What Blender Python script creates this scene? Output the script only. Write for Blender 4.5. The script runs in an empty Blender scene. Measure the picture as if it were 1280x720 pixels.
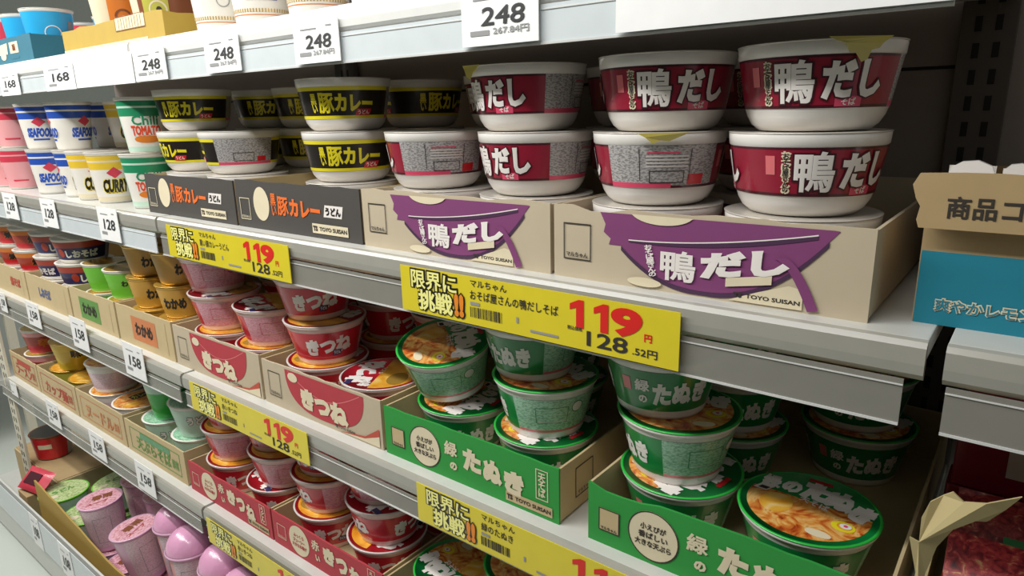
import bpy, bmesh, math, random
from mathutils import Vector, Matrix

RAD = math.radians
rnd = random.Random(11)
SC = bpy.context.scene
COL = SC.collection

# ------------------------------------------------------------------ materials
def lin(c):
    out = []
    for v in c:
        v /= 255.0
        out.append(v / 12.92 if v <= .04045 else ((v + .055) / 1.055) ** 2.4)
    return (*out, 1)

def mat(name, rgb, rough=.5, coat=0.0, metal=0.0, vary=.06, scale=40, bump=0.0):
    m = bpy.data.materials.new(name); m.use_nodes = True
    nt = m.node_tree; N, L = nt.nodes, nt.links
    b = N['Principled BSDF']
    b.inputs['Roughness'].default_value = rough
    b.inputs['Metallic'].default_value = metal
    b.inputs['Coat Weight'].default_value = coat
    b.inputs['Coat Roughness'].default_value = .12
    tc = N.new('ShaderNodeTexCoord'); nz = N.new('ShaderNodeTexNoise')
    nz.inputs['Scale'].default_value = scale; nz.inputs['Detail'].default_value = 3
    L.new(tc.outputs['Object'], nz.inputs['Vector'])
    mx = N.new('ShaderNodeMix'); mx.data_type = 'RGBA'
    c = lin(rgb)
    mx.inputs['A'].default_value = tuple(x * (1 - vary) for x in c[:3]) + (1,)
    mx.inputs['B'].default_value = tuple(min(1, x * (1 + vary)) for x in c[:3]) + (1,)
    L.new(nz.outputs['Fac'], mx.inputs['Factor'])
    L.new(mx.outputs['Result'], b.inputs['Base Color'])
    if bump:
        bp = N.new('ShaderNodeBump'); bp.inputs['Strength'].default_value = bump; bp.inputs['Distance'].default_value = .002
        L.new(nz.outputs['Fac'], bp.inputs['Height']); L.new(bp.outputs['Normal'], b.inputs['Normal'])
    return m

def print_mat(name, paper, ink, scale=(260, 260, 620), amount=.5, rough=.4, coat=.4):
    """closely set small print: broken rows of ink on paper"""
    m = mat(name, paper, rough, coat)
    nt = m.node_tree; N, L = nt.nodes, nt.links; b = N['Principled BSDF']
    tc = N.new('ShaderNodeTexCoord'); mp = N.new('ShaderNodeMapping'); mp.inputs['Scale'].default_value = scale
    nz = N.new('ShaderNodeTexNoise'); nz.inputs['Scale'].default_value = 1.0; nz.inputs['Detail'].default_value = 1
    rp = N.new('ShaderNodeValToRGB'); rp.color_ramp.elements[0].position = .40; rp.color_ramp.elements[1].position = .56
    rp.color_ramp.elements[0].color = lin(ink); rp.color_ramp.elements[1].color = lin(paper)
    L.new(tc.outputs['Object'], mp.inputs['Vector']); L.new(mp.outputs['Vector'], nz.inputs['Vector'])
    L.new(nz.outputs['Fac'], rp.inputs['Fac'])
    mx = N.new('ShaderNodeMix'); mx.data_type = 'RGBA'; mx.inputs['Factor'].default_value = amount
    mx.inputs['A'].default_value = lin(paper); L.new(rp.outputs['Color'], mx.inputs['B'])
    L.new(mx.outputs['Result'], b.inputs['Base Color'])
    return m

def food_mat(name, cols, scale=38, dist=2.5):
    """a printed picture of broth, noodles and topping"""
    m = mat(name, cols[0], .28, .6)
    nt = m.node_tree; N, L = nt.nodes, nt.links; b = N['Principled BSDF']
    tc = N.new('ShaderNodeTexCoord'); nz = N.new('ShaderNodeTexNoise')
    nz.inputs['Scale'].default_value = scale; nz.inputs['Detail'].default_value = 4; nz.inputs['Distortion'].default_value = dist
    rp = N.new('ShaderNodeValToRGB'); cr = rp.color_ramp
    ps = [.25 + .5 * i / (len(cols) - 1) for i in range(len(cols))]
    while len(cr.elements) < len(cols): cr.elements.new(.5)
    for e, p, c in zip(cr.elements, ps, cols): e.position = p; e.color = lin(c)
    L.new(tc.outputs['Object'], nz.inputs['Vector']); L.new(nz.outputs['Fac'], rp.inputs['Fac'])
    L.new(rp.outputs['Color'], b.inputs['Base Color'])
    return m

def clear_mat(name, rgb, alpha, rough=.25):
    m = mat(name, rgb, rough)
    nt = m.node_tree; N, L = nt.nodes, nt.links
    t = N.new('ShaderNodeBsdfTransparent'); mx = N.new('ShaderNodeMixShader'); mx.inputs[0].default_value = alpha
    L.new(t.outputs[0], mx.inputs[1]); L.new(N['Principled BSDF'].outputs[0], mx.inputs[2])
    L.new(mx.outputs[0], N['Material Output'].inputs['Surface'])
    return m

M = dict(
    foam=mat('white_foam', (236, 232, 226), .35, .5), foam_pink=mat('pinkish_foam', (236, 205, 200), .35, .4),
    rim=mat('bowl_rim_plastic', (214, 208, 202), .35, .4),
    maroon=mat('maroon_ink', (150, 26, 52), .3, .6, vary=.15), dkmaroon=mat('dark_maroon_ink', (74, 18, 32), .3, .6),
    black=mat('black_ink', (34, 28, 26), .35, .4), white=mat('white_ink', (240, 234, 228), .4, .3),
    outline=mat('dark_outline_ink', (60, 14, 26), .4, .3),
    yellow=mat('yellow_ink', (238, 222, 40), .35, .4), red=mat('red_ink', (206, 30, 42), .35, .4),
    pinkred=mat('pink_red_ink', (222, 78, 110), .35, .4), pinksq=mat('salmon_ink', (226, 116, 120), .35, .4),
    fine=print_mat('fine_print', (186, 182, 180), (70, 66, 70), (330, 330, 800), amount=.6),
    finegreen=print_mat('fine_print_green', (172, 214, 184), (62, 140, 98), amount=.55),
    finepink=print_mat('fine_print_pink', (232, 172, 184), (186, 84, 108), amount=.45),
    green=mat('green_ink', (16, 132, 62), .3, .6, vary=.1), brightgreen=mat('bright_green_ink', (46, 190, 70), .3, .6),
    kred=mat('kitsune_red_ink', (208, 38, 54), .3, .6, vary=.12), navy=mat('navy_ink', (44, 42, 92), .3, .5),
    food=food_mat('noodle_picture', [(96, 38, 16), (190, 82, 30), (226, 150, 66), (240, 196, 120), (150, 70, 30)]),
    tofu=food_mat('fried_tofu_picture', [(170, 84, 18), (228, 150, 40), (240, 186, 70), (250, 226, 170)], 26, 1.2),
    gold=mat('gold_foil', (214, 172, 78), .25, .3, .5), wax=mat('torn_film', (206, 190, 96), .2, .5),
    beige=mat('beige_carton', (192, 178, 152), .75, vary=.05), kraft=mat('kraft_carton', (176, 150, 108), .8, vary=.08),
    kraftlight=mat('pale_kraft_carton', (196, 176, 134), .8, vary=.06),
    purple=mat('purple_ink', (128, 62, 112), .6), dkpurple=mat('dark_purple_ink', (70, 40, 72), .6),
    charcoal=mat('charcoal_carton', (72, 68, 64), .7), orange=mat('orange_ink', (236, 112, 40), .6),
    cream=mat('cream_ink', (224, 212, 180), .65), cgreen=mat('green_carton', (44, 150, 62), .65),
    cred=mat('red_carton', (182, 60, 70), .65), teal=mat('teal_carton', (24, 128, 150), .65),
    dkteal=mat('dark_teal_carton', (40, 108, 128), .65), dullochre=mat('dull_ochre_board', (176, 146, 72), .75), ochre=mat('ochre_carton', (184, 154, 62), .65),
    ink=mat('dark_print', (52, 46, 40), .6), redprint=mat('brick_print', (190, 84, 66), .6),
    greenprint=mat('sage_print', (104, 152, 78), .6), orangepanel=mat('terracotta_print', (206, 130, 84), .6),
    bluish=mat('blue_grey_print', (96, 108, 150), .6),
    card=mat('yellow_card', (226, 208, 46), .35, .3), tag=mat('tag_paper', (244, 244, 242), .5),
    digit=mat('tag_digit_ink', (52, 52, 54), .5), greyink=mat('grey_ink', (150, 150, 150), .5),
    priceRed=mat('price_red_ink', (222, 40, 34), .4), hotyellow=mat('pale_yellow_ink', (252, 246, 150), .4),
    flame=mat('flame_ink', (236, 140, 40), .4),
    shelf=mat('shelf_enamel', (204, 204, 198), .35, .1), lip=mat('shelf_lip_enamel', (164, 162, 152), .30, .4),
    strip=clear_mat('smoky_ticket_strip', (160, 158, 148), .60, .22), milky=clear_mat('milky_ticket_strip', (214, 222, 224), .94, .2), lip_lit=mat('overlit_lip_enamel', (238, 238, 234), .28, .4), bead=clear_mat('clear_strip_edge', (235, 235, 232), .75, .2),
    dark=mat('dark_slot', (22, 20, 20), .7), post=mat('grey_upright', (92, 86, 80), .45), postw=mat('cream_upright', (222, 216, 196), .5),
    back=mat('brown_grey_panel', (150, 139, 130), .7), floor=mat('pale_floor', (206, 212, 204), .25, .2, vary=.03, scale=3),
    wall=mat('pale_wall', (190, 196, 186), .8),
    seablue=mat('sea_blue_ink', (44, 84, 178), .35, .3), deepblue=mat('deep_blue_ink', (48, 46, 140), .35, .3),
    cupwhite=mat('cup_white', (234, 230, 220), .4, .3), currycup=mat('curry_yellow_ink', (232, 196, 60), .4, .3),
    chili=mat('chili_green_ink', (36, 140, 96), .4, .3), palegreen=mat('pale_green_ink', (196, 226, 206), .4, .3),
    tomato=mat('tomato_ink', (224, 74, 40), .4, .3), pinkcup=mat('pink_cup_ink', (238, 168, 170), .4, .3),
    rose=mat('rose_ink', (214, 64, 84), .4, .3), cyan=mat('cyan_ink', (36, 166, 220), .4, .3), greyink2=print_mat('grey_back_print', (178, 180, 168), (120, 124, 116)),
    ocup=mat('orange_cup_ink', (224, 128, 44), .4, .3), brown=mat('brown_cup_ink', (134, 76, 46), .4, .3), olive=mat('olive_ink', (190, 186, 78), .4, .3),
    wakame=mat('amber_cup_ink', (208, 160, 66), .35, .4), lime=mat('lime_cup_ink', (120, 204, 60), .35, .4),
    lilac=print_mat('lilac_print', (206, 198, 222), (150, 140, 190)), redbowl=mat('red_brown_ink', (176, 60, 40), .35, .4),
    magenta=mat('mauve_pink_ink', (224, 176, 204), .35, .4), palepink=print_mat('pale_pink_print', (232, 206, 214), (186, 150, 164)),
    pinklid=print_mat('pink_lid_print', (236, 184, 196), (170, 70, 90), (150, 260, 150), .6), limelid=print_mat('lime_lid_print', (206, 222, 160), (110, 140, 60), (150, 260, 150), .6),
    dome=mat('pink_dome_plastic', (230, 168, 202), .22, .4, bump=.6, scale=60), clearlid=mat('silver_lid', (206, 200, 190), .3, .3, .2),
    emerald=mat('emerald_cup_ink', (44, 186, 66), .3, .4), yellowcup=mat('golden_cup_ink', (222, 188, 52), .35, .4), pack=mat('maroon_pack', (138, 20, 40), .35, .3),
    palepanel=mat('pale_panel_print', (196, 178, 166), .5), pouch=mat('white_pouch_film', (236, 232, 226), .25, .4),
    beans=food_mat('red_bean_print', [(60, 8, 16), (130, 24, 36), (176, 60, 60), (196, 170, 110)], 130, 1),
    torn=mat('torn_card', (188, 172, 124), .8), bag=mat('yellow_bag_film', (200, 186, 110), .4, .3),
)

# ------------------------------------------------------------------ mesh helpers
def mesh_from(name, verts, faces, mats, idx=None, smooth=False):
    me = bpy.data.meshes.new(name)
    me.from_pydata([tuple(v) for v in verts], [], faces)
    for m in (mats if isinstance(mats, (list, tuple)) else [mats]): me.materials.append(m)
    if idx is not None: me.polygons.foreach_set('material_index', idx)
    if smooth: me.polygons.foreach_set('use_smooth', [True] * len(faces))
    me.update(); return me

def box_mesh(name, x0, x1, y0, y1, z0, z1, m, bevel=0.0):
    bm = bmesh.new()
    bmesh.ops.create_cube(bm, size=1)
    for v in bm.verts:
        v.co = ((x0 + x1) / 2 + v.co.x * (x1 - x0), (y0 + y1) / 2 + v.co.y * (y1 - y0), (z0 + z1) / 2 + v.co.z * (z1 - z0))
    if bevel: bmesh.ops.bevel(bm, geom=bm.edges[:], offset=bevel, segments=2, affect='EDGES', profile=.6)
    me = bpy.data.meshes.new(name); bm.to_mesh(me); bm.free(); me.materials.append(m); return me

def prism_mesh(name, pts, a0, a1, m, axis='y'):
    """pts: outline; axis y: (x,z) extruded in y; x: (y,z) extruded in x"""
    n = len(pts); V = []
    for a in (a0, a1):
        for p in pts: V.append((p[0], a, p[1]) if axis == 'y' else (a, p[0], p[1]))
    F = [list(range(n)), list(range(2 * n - 1, n - 1, -1))] + [[i, i + n, (i + 1) % n + n, (i + 1) % n] for i in range(n)]
    me = mesh_from(name, V, F, m)
    bm = bmesh.new(); bm.from_mesh(me); bmesh.ops.recalc_face_normals(bm, faces=bm.faces); bm.to_mesh(me); bm.free()
    return me

def lathe(name, prof, m, n=56, mats=None, midx=None):
    V, F, I, rings = [], [], [], []
    for r, z in prof:
        if r < 1e-6: rings.append([len(V)]); V.append((0, 0, z))
        else:
            rings.append(list(range(len(V), len(V) + n)))
            V += [(r * math.sin(2 * math.pi * k / n), -r * math.cos(2 * math.pi * k / n), z) for k in range(n)]
    for i in range(len(rings) - 1):
        a, b = rings[i], rings[i + 1]
        for k in range(n):
            l = (k + 1) % n
            if len(a) == 1 and len(b) == 1: continue
            if len(a) == 1: F.append([a[0], b[l], b[k]])
            elif len(b) == 1: F.append([a[k], a[l], b[0]])
            else: F.append([a[k], a[l], b[l], b[k]])
            I.append(midx[i] if midx else 0)
    return mesh_from(name, V, F, mats or m, I, True)

def wrap_mesh(name, z0, r0, z1, r1, rows, matf, n=72, off=.0005):
    mats, V, F, I = [], [], [], []
    for t in rows:
        r = r0 + (r1 - r0) * t + off; z = z0 + (z1 - z0) * t
        V += [(r * math.sin(2 * math.pi * k / n), -r * math.cos(2 * math.pi * k / n), z) for k in range(n)]
    for i in range(len(rows) - 1):
        for k in range(n):
            d = (360 * (k + .5) / n + 180) % 360 - 180
            m = matf((rows[i] + rows[i + 1]) / 2, d)
            if m not in mats: mats.append(m)
            F.append([i * n + k, i * n + (k + 1) % n, (i + 1) * n + (k + 1) % n, (i + 1) * n + k]); I.append(mats.index(m))
    return mesh_from(name, V, F, mats, I, True)

_txt = {}
def text2d(body, bold=.0, res=2):
    key = (body, bold, res)
    if key in _txt: return _txt[key]
    c = bpy.data.curves.new('glyphs', 'FONT'); c.body = body; c.resolution_u = res; c.align_x = 'CENTER'
    c.space_line = .82
    if bold: c.bevel_depth = bold; c.bevel_resolution = 0
    o = bpy.data.objects.new('glyphs', c); COL.objects.link(o)
    dg = bpy.context.evaluated_depsgraph_get()
    me = bpy.data.meshes.new_from_object(o.evaluated_get(dg))
    bpy.data.objects.remove(o); bpy.data.curves.remove(c)
    V = [tuple(v.co) for v in me.vertices]
    F = []
    for p in me.polygons:
        vs = list(p.vertices)
        if sum(V[i][2] for i in vs) / len(vs) > -1e-6: F.append(vs)
    used = sorted({i for f in F for i in f}); rm = {j: i for i, j in enumerate(used)}
    V = [V[i] for i in used]; F = [[rm[i] for i in f] for f in F]
    bpy.data.meshes.remove(me)
    if not V: V, F = [(0, 0, 0), (1, 0, 0), (0, 1, 0)], [[0, 1, 2]]
    x0, x1 = min(v[0] for v in V), max(v[0] for v in V); y0, y1 = min(v[1] for v in V), max(v[1] for v in V)
    V = [((v[0] - (x0 + x1) / 2) / max(x1 - x0, 1e-6), (v[1] - (y0 + y1) / 2) / max(y1 - y0, 1e-6), v[2] / bold if bold else 0) for v in V]
    _txt[key] = (V, F); return _txt[key]

class G:
    """flat artwork in a panel's own x/y, laid on a surface by build()"""
    def __init__(s): s.it = []
    def poly(s, pts, m, layer=1): s.it.append(([(p[0], p[1], 0) for p in pts], [list(range(len(pts)))], m, layer)); return s
    def rect(s, cx, cy, w, h, m, layer=1, shear=0.0):
        k = shear * h / 2
        return s.poly([(cx - w / 2 - k, cy - h / 2), (cx + w / 2 - k, cy - h / 2), (cx + w / 2 + k, cy + h / 2), (cx - w / 2 + k, cy + h / 2)], m, layer)
    def ell(s, cx, cy, rx, ry, m, layer=1, n=36, clip=None):
        P = [(cx + rx * math.cos(2 * math.pi * i / n), cy + ry * math.sin(2 * math.pi * i / n)) for i in range(n)]
        if clip:
            P = [(min(max(x, clip[0]), clip[1]), min(max(y, clip[2]), clip[3])) for x, y in P]
            Q = []
            for p in P:
                if not Q or abs(p[0] - Q[-1][0]) + abs(p[1] - Q[-1][1]) > 1e-6: Q.append(p)
            P = Q
        return s.poly(P, m, layer)
    def frame(s, cx, cy, w, h, t, m, layer=1):
        s.rect(cx, cy + h / 2 - t / 2, w, t, m, layer); s.rect(cx, cy - h / 2 + t / 2, w, t, m, layer)
        s.rect(cx - w / 2 + t / 2, cy, t, h - 2 * t, m, layer); return s.rect(cx + w / 2 - t / 2, cy, t, h - 2 * t, m, layer)
    def band(s, a, b, m, layer=1):
        n = len(a); V = [(x, y, 0) for x, y in a] + [(x, y, 0) for x, y in b]
        s.it.append((V, [[k, k + 1, n + k + 1, n + k] for k in range(n - 1)], m, layer)); return s
    def ring(s, cx, cy, r, t, m, layer=1, n=36, ry=None):
        ry = ry or r; V, F = [], []
        for i in range(n):
            a = 2 * math.pi * i / n
            V += [(cx + r * math.cos(a), cy + ry * math.sin(a), 0), (cx + (r - t) * math.cos(a), cy + (ry - t) * math.sin(a), 0)]
        for i in range(n):
            j = (i + 1) % n; F.append([2 * i, 2 * j, 2 * j + 1, 2 * i + 1])
        s.it.append((V, F, m, layer)); return s
    def text(s, body, cx, cy, w, h, m, layer=2, bold=.045, rot=0.0, shear=0.0, slope=0.0, grow=0.0, res=2):
        V, F = text2d(body, bold, res)
        ca, sa = math.cos(RAD(rot)), math.sin(RAD(rot)); out = []
        for x, y, z in V:
            x, y = x * (w + grow), y * (h + grow)
            x += shear * y; y += slope * x
            out.append((cx + x * ca - y * sa, cy + x * sa + y * ca, z * .25))
        s.it.append((out, F, m, layer)); return s
    def outlined(s, body, cx, cy, w, h, m, om, layer=2, bold=.045, **k):
        ob = bold + .045
        s.text(body, cx, cy, w, h, om, layer, ob, grow=h * .10, **k)
        return s.text(body, cx, cy, w, h, m, layer + 1, bold, **k)
    def build(s, name, mapf, step=None):
        bm = bmesh.new(); mats = []
        for V, F, m, layer in s.it:
            if m not in mats: mats.append(m)
            b2 = bmesh.new(); vs = [b2.verts.new((v[0], v[1], layer + v[2])) for v in V]
            for f in F:
                try: b2.faces.new([vs[i] for i in f])
                except ValueError: pass
            if step:
                bmesh.ops.triangulate(b2, faces=[f for f in b2.faces if len(f.verts) > 4])
                x = math.floor(min(v[0] for v in V) / step) * step + step; xm = max(v[0] for v in V)
                while x < xm:
                    bmesh.ops.bisect_plane(b2, geom=b2.verts[:] + b2.edges[:] + b2.faces[:], plane_co=(x, 0, 0), plane_no=(1, 0, 0), dist=1e-7)
                    x += step
            mi = mats.index(m); mp = {}
            for v in b2.verts: mp[v] = bm.verts.new(mapf(v.co.x, v.co.y, v.co.z))
            for f in b2.faces:
                try: bm.faces.new([mp[v] for v in f.verts]).material_index = mi
                except ValueError: pass
            b2.free()
        me = bpy.data.meshes.new(name); bm.to_mesh(me); bm.free()
        for m in mats: me.materials.append(m)
        return me

LY = .00022
def on_front(x, y, l): return (x, -.0003 - l * LY, y)
def on_right(w):
    return lambda x, y, l: (w + .0003 + l * LY, x, y)
def on_top(h):
    return lambda x, y, l: (x, y, h + l * LY)
def on_cone(z0, r0, z1, r1, off=.0007):
    def f(x, y, l):
        R = r0 + (r1 - r0) * y / (z1 - z0); d = x / ((r0 + r1) / 2); r = R + off + l * LY
        return (r * math.sin(d), -r * math.cos(d), z0 + y)
    return f

# ------------------------------------------------------------------ object helpers
def link(name, data, parent=None, loc=(0, 0, 0), rot=(0, 0, 0), label=None):
    o = bpy.data.objects.new(name, data); COL.objects.link(o)
    if parent is not None: o.parent = parent
    o.location = loc; o.rotation_euler = rot
    if label: o['label'] = label
    return o

def thing(name, label, cat, group=None, loc=(0, 0, 0), rot=(0, 0, 0), data=None, kind=None):
    o = link(name, data, None, loc, rot, label); o['category'] = cat
    if group: o['group'] = group
    if kind: o['kind'] = kind
    return o

def place(proto, name, label, cat, group, loc, rz=0.0, tilt=(0, 0), lid=0.0):
    """a copy of a kind: an Empty at its base with its parts and their sub-parts"""
    r = thing(name, label, cat, group, loc, (RAD(tilt[0]), RAD(tilt[1]), RAD(rz)))
    if tilt != (0, 0): r.rotation_euler = (Matrix.Rotation(RAD(tilt[0]), 3, 'X') @ Matrix.Rotation(RAD(tilt[1]), 3, 'Y') @ Matrix.Rotation(RAD(rz), 3, 'Z')).to_euler()
    def rec(tree, parent):
        for nm, me, lb, kids in tree:
            o = link(nm, me, parent, label=lb)
            if nm == 'lid' and lid: o.rotation_euler.z = RAD(lid)
            rec(kids, o)
    rec(proto, r); return r

# ------------------------------------------------------------------ bowls
def fprint(*a): pass

BOWL_H = .0715
def duck_bowl():
    z0, r0, z1, r1 = .0185, .0585, .0595, .0655
    prof = [(0, .003), (.040, .003), (.042, 0), (.046, 0), (.052, .005), (.0562, .012), (.0583, .0182), (.0585, .0185), (.0655, .0595), (.0668, .0605), (.0676, .0695), (.0670, .0708)]
    body = lathe('foam_bowl', prof, M['foam'])
    def mf(t, d):
        d %= 360
        if 62 < d < 165:
            return M['pinkred'] if t < .12 and d < 120 else M['dkmaroon'] if t < .05 else M['fine']
        return M['dkmaroon'] if t < .06 or t > .95 else M['maroon']
    wr = wrap_mesh('printed_wrap', z0, r0, z1, r1, [0, .06, .12, .35, .65, .95, 1], mf)
    g = G()
    for c in (0, .062 * RAD(-130)):
        g.outlined('鴨', c - .025, .021, .031, .034, M['white'], M['outline'], 3, .022)
        g.outlined('だし', c + .020, .022, .048, .030, M['white'], M['outline'], 3, .055, slope=.03)
        g.outlined('お\nそ\nば\n屋\nさ\nん\nの', c - .047, .020, .0055, .033, M['black'], M['cream'], 3, .02)
        g.rect(c + .018, .005, .022, .008, M['pinkred'], 1); g.text('そば', c + .018, .005, .012, .006, M['white'], 2, .02)
        g.rect(c - .060, .026, .008, .016, M['pinksq'], 1)
    x = .062 * RAD(112)
    g.frame(x + .004, .011, .034, .012, .0008, M['black'], 1); g.rect(x, .034, .03, .0015, M['pinkred'], 1)
    g.rect(x + .034, .008, .018, .010, M['red'], 1)
    for k in range(4): g.rect(x + .004, .021 + .0032 * k, .040, .0016, M['rim'], 1)
    for k in (-.022, .026): g.rect(x + k, .0225, .0007, .030, M['black'], 2)
    lt = g.build('lettering', on_cone(z0, r0, z1, r1), .004)
    lid = lathe('lid', [(.0672, .0700), (.0680, .0704), (.0682, .0712), (.066, BOWL_H), (.05, BOWL_H - .0004), (0, BOWL_H - .0004)], M['clearlid'])
    return [('foam_bowl', body, 'white foam bowl', []), ('printed_wrap', wr, 'maroon printed wrap with grey small print panel', [('lettering', lt, 'white brush lettering', [])]), ('lid', lid, 'silvery flat lid', [])]

def curry_bowl():
    z0, r0, z1, r1 = .0165, .0578, .0595, .0655
    prof = [(0, .003), (.040, .003), (.042, 0), (.046, 0), (.052, .005), (.0562, .011), (.0575, .016), (.0578, .0165), (.0655, .0595), (.0668, .0605), (.0676, .0695), (.0670, .0708)]
    body = lathe('foam_bowl', prof, M['foam'])
    def mf(t, d):
        d %= 360
        if 68 < d < 160: return M['pinkred'] if t < .1 else M['fine']
        return M['yellow'] if t < .1 or t > .88 else M['black']
    wr = wrap_mesh('printed_wrap', z0, r0, z1, r1, [0, .1, .4, .7, .88, 1], mf)
    g = G()
    for c in (0, .062 * RAD(-130)):
        g.text('黒\nい', c - .041, .021, .010, .026, M['yellow'], 2, .03)
        g.text('豚', c - .022, .021, .023, .028, M['yellow'], 2, .03)
        g.text('カレー', c + .017, .021, .054, .024, M['yellow'], 2, .055, slope=-.03)
        g.rect(c + .030, .0085, .022, .009, M['red'], 3, .3); g.text('うどん', c + .030, .0085, .017, .006, M['white'], 4, .02)
    x = .062 * RAD(112)
    g.frame(x, .013, .034, .014, .0008, M['black'], 1); g.rect(x + .03, .009, .016, .008, M['red'], 1)
    lt = g.build('lettering', on_cone(z0, r0, z1, r1), .004)
    lid = lathe('lid', [(.0672, .0700), (.0680, .0704), (.0682, .0712), (.066, BOWL_H), (0, BOWL_H - .0004)], M['clearlid'])
    return [('foam_bowl', body, 'white foam bowl', []), ('printed_wrap', wr, 'black printed wrap edged in yellow', [('lettering', lt, 'yellow brush lettering', [])]), ('lid', lid, 'pale flat lid', [])]

def seg_poly(r, y0, n=40, up=True):
    a = math.asin(y0 / r)
    lo, hi = (a, math.pi - a) if up else (math.pi - a, 2 * math.pi + a)
    return [(r * math.cos(lo + (hi - lo) * i / n), r * math.sin(lo + (hi - lo) * i / n)) for i in range(n + 1)]

def soup_bowl(kind):
    green = kind == 'green'
    z0, r0, z1, r1 = .0105, .0505, .0590, .0630
    prof = [(0, .003), (.041, .003), (.043, 0), (.0475, 0), (.0495, .004), (.0503, .010), (.0505, .0105), (.0630, .0590), (.0638, .0602), (.0645, .0645), (.0672, .0660), (.0680, .0690), (.0674, .0700)]
    body = lathe('foam_bowl', prof, M['foam'] if green else M['foam_pink'])
    ink, fine = (M['green'], M['finegreen']) if green else (M['kred'], M['finepink'])
    def mf(t, d):
        d %= 360
        if 60 < d < 178: return M['pinksq'] if t < .07 and green else fine
        return ink
    wr = wrap_mesh('printed_wrap', z0, r0, z1, r1, [0, .07, .3, .6, .85, 1], mf)
    g = G()
    for c in (0, .057 * RAD(-118)):
        if green:
            g.rect(c - .046, .030, .010, .016, M['pinksq'], 1)
            g.text('緑', c - .028, .031, .016, .015, M['white'], 2, .03); g.text('の', c - .028, .014, .010, .010, M['white'], 2, .05)
            g.text('たぬき', c + .013, .023, .060, .028, M['white'], 2, .06, slope=.05)
        else:
            g.text('きつね', c, .025, .074, .030, M['white'], 2, .065, slope=.08)
            g.rect(c + .012, .012, .014, .010, M['navy'], 4, .2); g.text('うどん', c + .012, .012, .011, .006, M['white'], 5, .03)
    x = .057 * RAD(119)
    g.ell(x + .02, .034, .008, .008, M['white'] if green else M['pinkred'], 1); g.rect(x - .010, .016, .040, .0012, M['white'], 1); g.frame(x - .012, .026, .040, .022, .0007, ink, 1)
    if green: g.ring(x + .02, .034, .008, .001, M['green'], 2)
    lt = g.build('lettering', on_cone(z0, r0, z1, r1), .004)
    rimm = M['brightgreen'] if green else M['kred']
    if not green:
        rimm = M['kred']
    lid = lathe('lid', [(.0676, .0698), (.0686, .0703), (.0688, .0711), (.0670, BOWL_H), (.0655, BOWL_H), (.0655, BOWL_H - .0003), (0, BOWL_H - .0003)], None,
                mats=[rimm if green else M['rim'], M['green'] if green else M['kred'], M['rim']], midx=[2 if green else 2, 0, 0, 0, 1, 1])
    a = G(); h = BOWL_H - .0003
    if green:
        a.poly(seg_poly(.0590, .010, up=False), M['food'], 1)
        a.ell(-.028, -.012, .016, .019, M['tofu'], 2); a.ell(.038, -.016, .011, .009, M['yellow'], 2); a.ell(.039, -.0155, .007, .006, M['tofu'], 3); a.ell(.040, -.015, .0055, .0045, M['white'], 4)
        a.ell(.040, -.015, .002, .002, M['pinkred'], 5); a.ell(.022, -.042, .012, .006, M['cream'], 2)
        a.rect(-.047, .010, .014, .016, M['white'], 6, .4); a.rect(-.047, .007, .009, .006, M['digit'], 7, .4)
    else:
        a.poly(seg_poly(.0600, .004, up=False), M['tofu'], 1)
        a.ell(-.020, -.030, .024, .016, M['gold'], 2); a.ell(.024, -.024, .022, .020, M['tofu'], 2)
    pic = a.build('picture_print', on_top(h))
    t = G()
    if green:
        t.text('緑', -.045, .026, .020, .030, M['white'], 2, .05, rot=8); t.text('の', -.024, .027, .020, .026, M['white'], 2, .085); t.text('た', .000, .033, .028, .042, M['white'], 2, .09)
        t.text('ぬ', .025, .028, .030, .038, M['white'], 2, .085, rot=-6); t.text('き', .048, .016, .022, .034, M['white'], 2, .09, rot=-14)
        t.text('天そば', .004, .008, .030, .011, M['white'], 3, .03, slope=-.2); t.rect(-.002, .053, .024, .006, M['red'], 3)
    else:
        t.text('赤い', -.044, .014, .022, .022, M['white'], 2, .06); t.text('きつね', .004, .031, .092, .044, M['white'], 2, .09)
        t.text('うどん', .010, .004, .030, .008, M['cream'], 3, .04); t.rect(-.040, .042, .018, .010, M['navy'], 3)
    lt2 = t.build('lid_lettering', on_top(h))
    w = 'green' if green else 'red'
    return [('foam_bowl', body, 'pale foam bowl', []), ('printed_wrap', wr, f'{w} printed wrap with pale small print panel', [('lettering', lt, 'white brush lettering', [])]),
            ('lid', lid, f'{w} lid with a picture of noodles', [('picture_print', pic, 'printed noodle picture', []), ('lid_lettering', lt2, 'white brush lettering', [])])]

# ------------------------------------------------------------------ cups
def cup(H, rt, rb, mf, art, lidm, rows=(0, .1, .3, .5, .7, .82, .86, .9, 1), body=None, lidart=None, lip=.002):
    z0, r0, z1, r1 = .004, rb, H - .007, rt - lip
    prof = [(0, .003), (rb - .005, .003), (rb - .004, 0), (rb - .001, 0), (rb, .004), (rt - lip, H - .007), (rt - .001, H - .006), (rt + .0005, H - .003), (rt, H - .001)]
    b = lathe('cup_body', prof, body or M['cupwhite'], 44)
    kids = []
    if art:
        g = G(); art(g, (r0 + r1) / 2, z1 - z0)
        kids = [('lettering', g.build('lettering', on_cone(z0, r0, z1, r1), .005), None, [])]
    w = wrap_mesh('printed_wrap', z0, r0, z1, r1, rows, mf, 54)
    lid = lathe('lid', [(rt + .0002, H - .0012), (rt + .0015, H - .0008), (rt + .0012, H), (rt - .003, H), (0, H - .0002)], None, 44, mats=[body or M['cupwhite'], lidm], midx=[0, 0, 0, 1])
    lk = []
    if lidart:
        g = G(); lidart(g, rt); lk = [('lid_lettering', g.build('lid_lettering', on_top(H)), None, [])]
    return [('cup_body', b, None, []), ('printed_wrap', w, None, kids), ('lid', lid, None, lk)]

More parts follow.
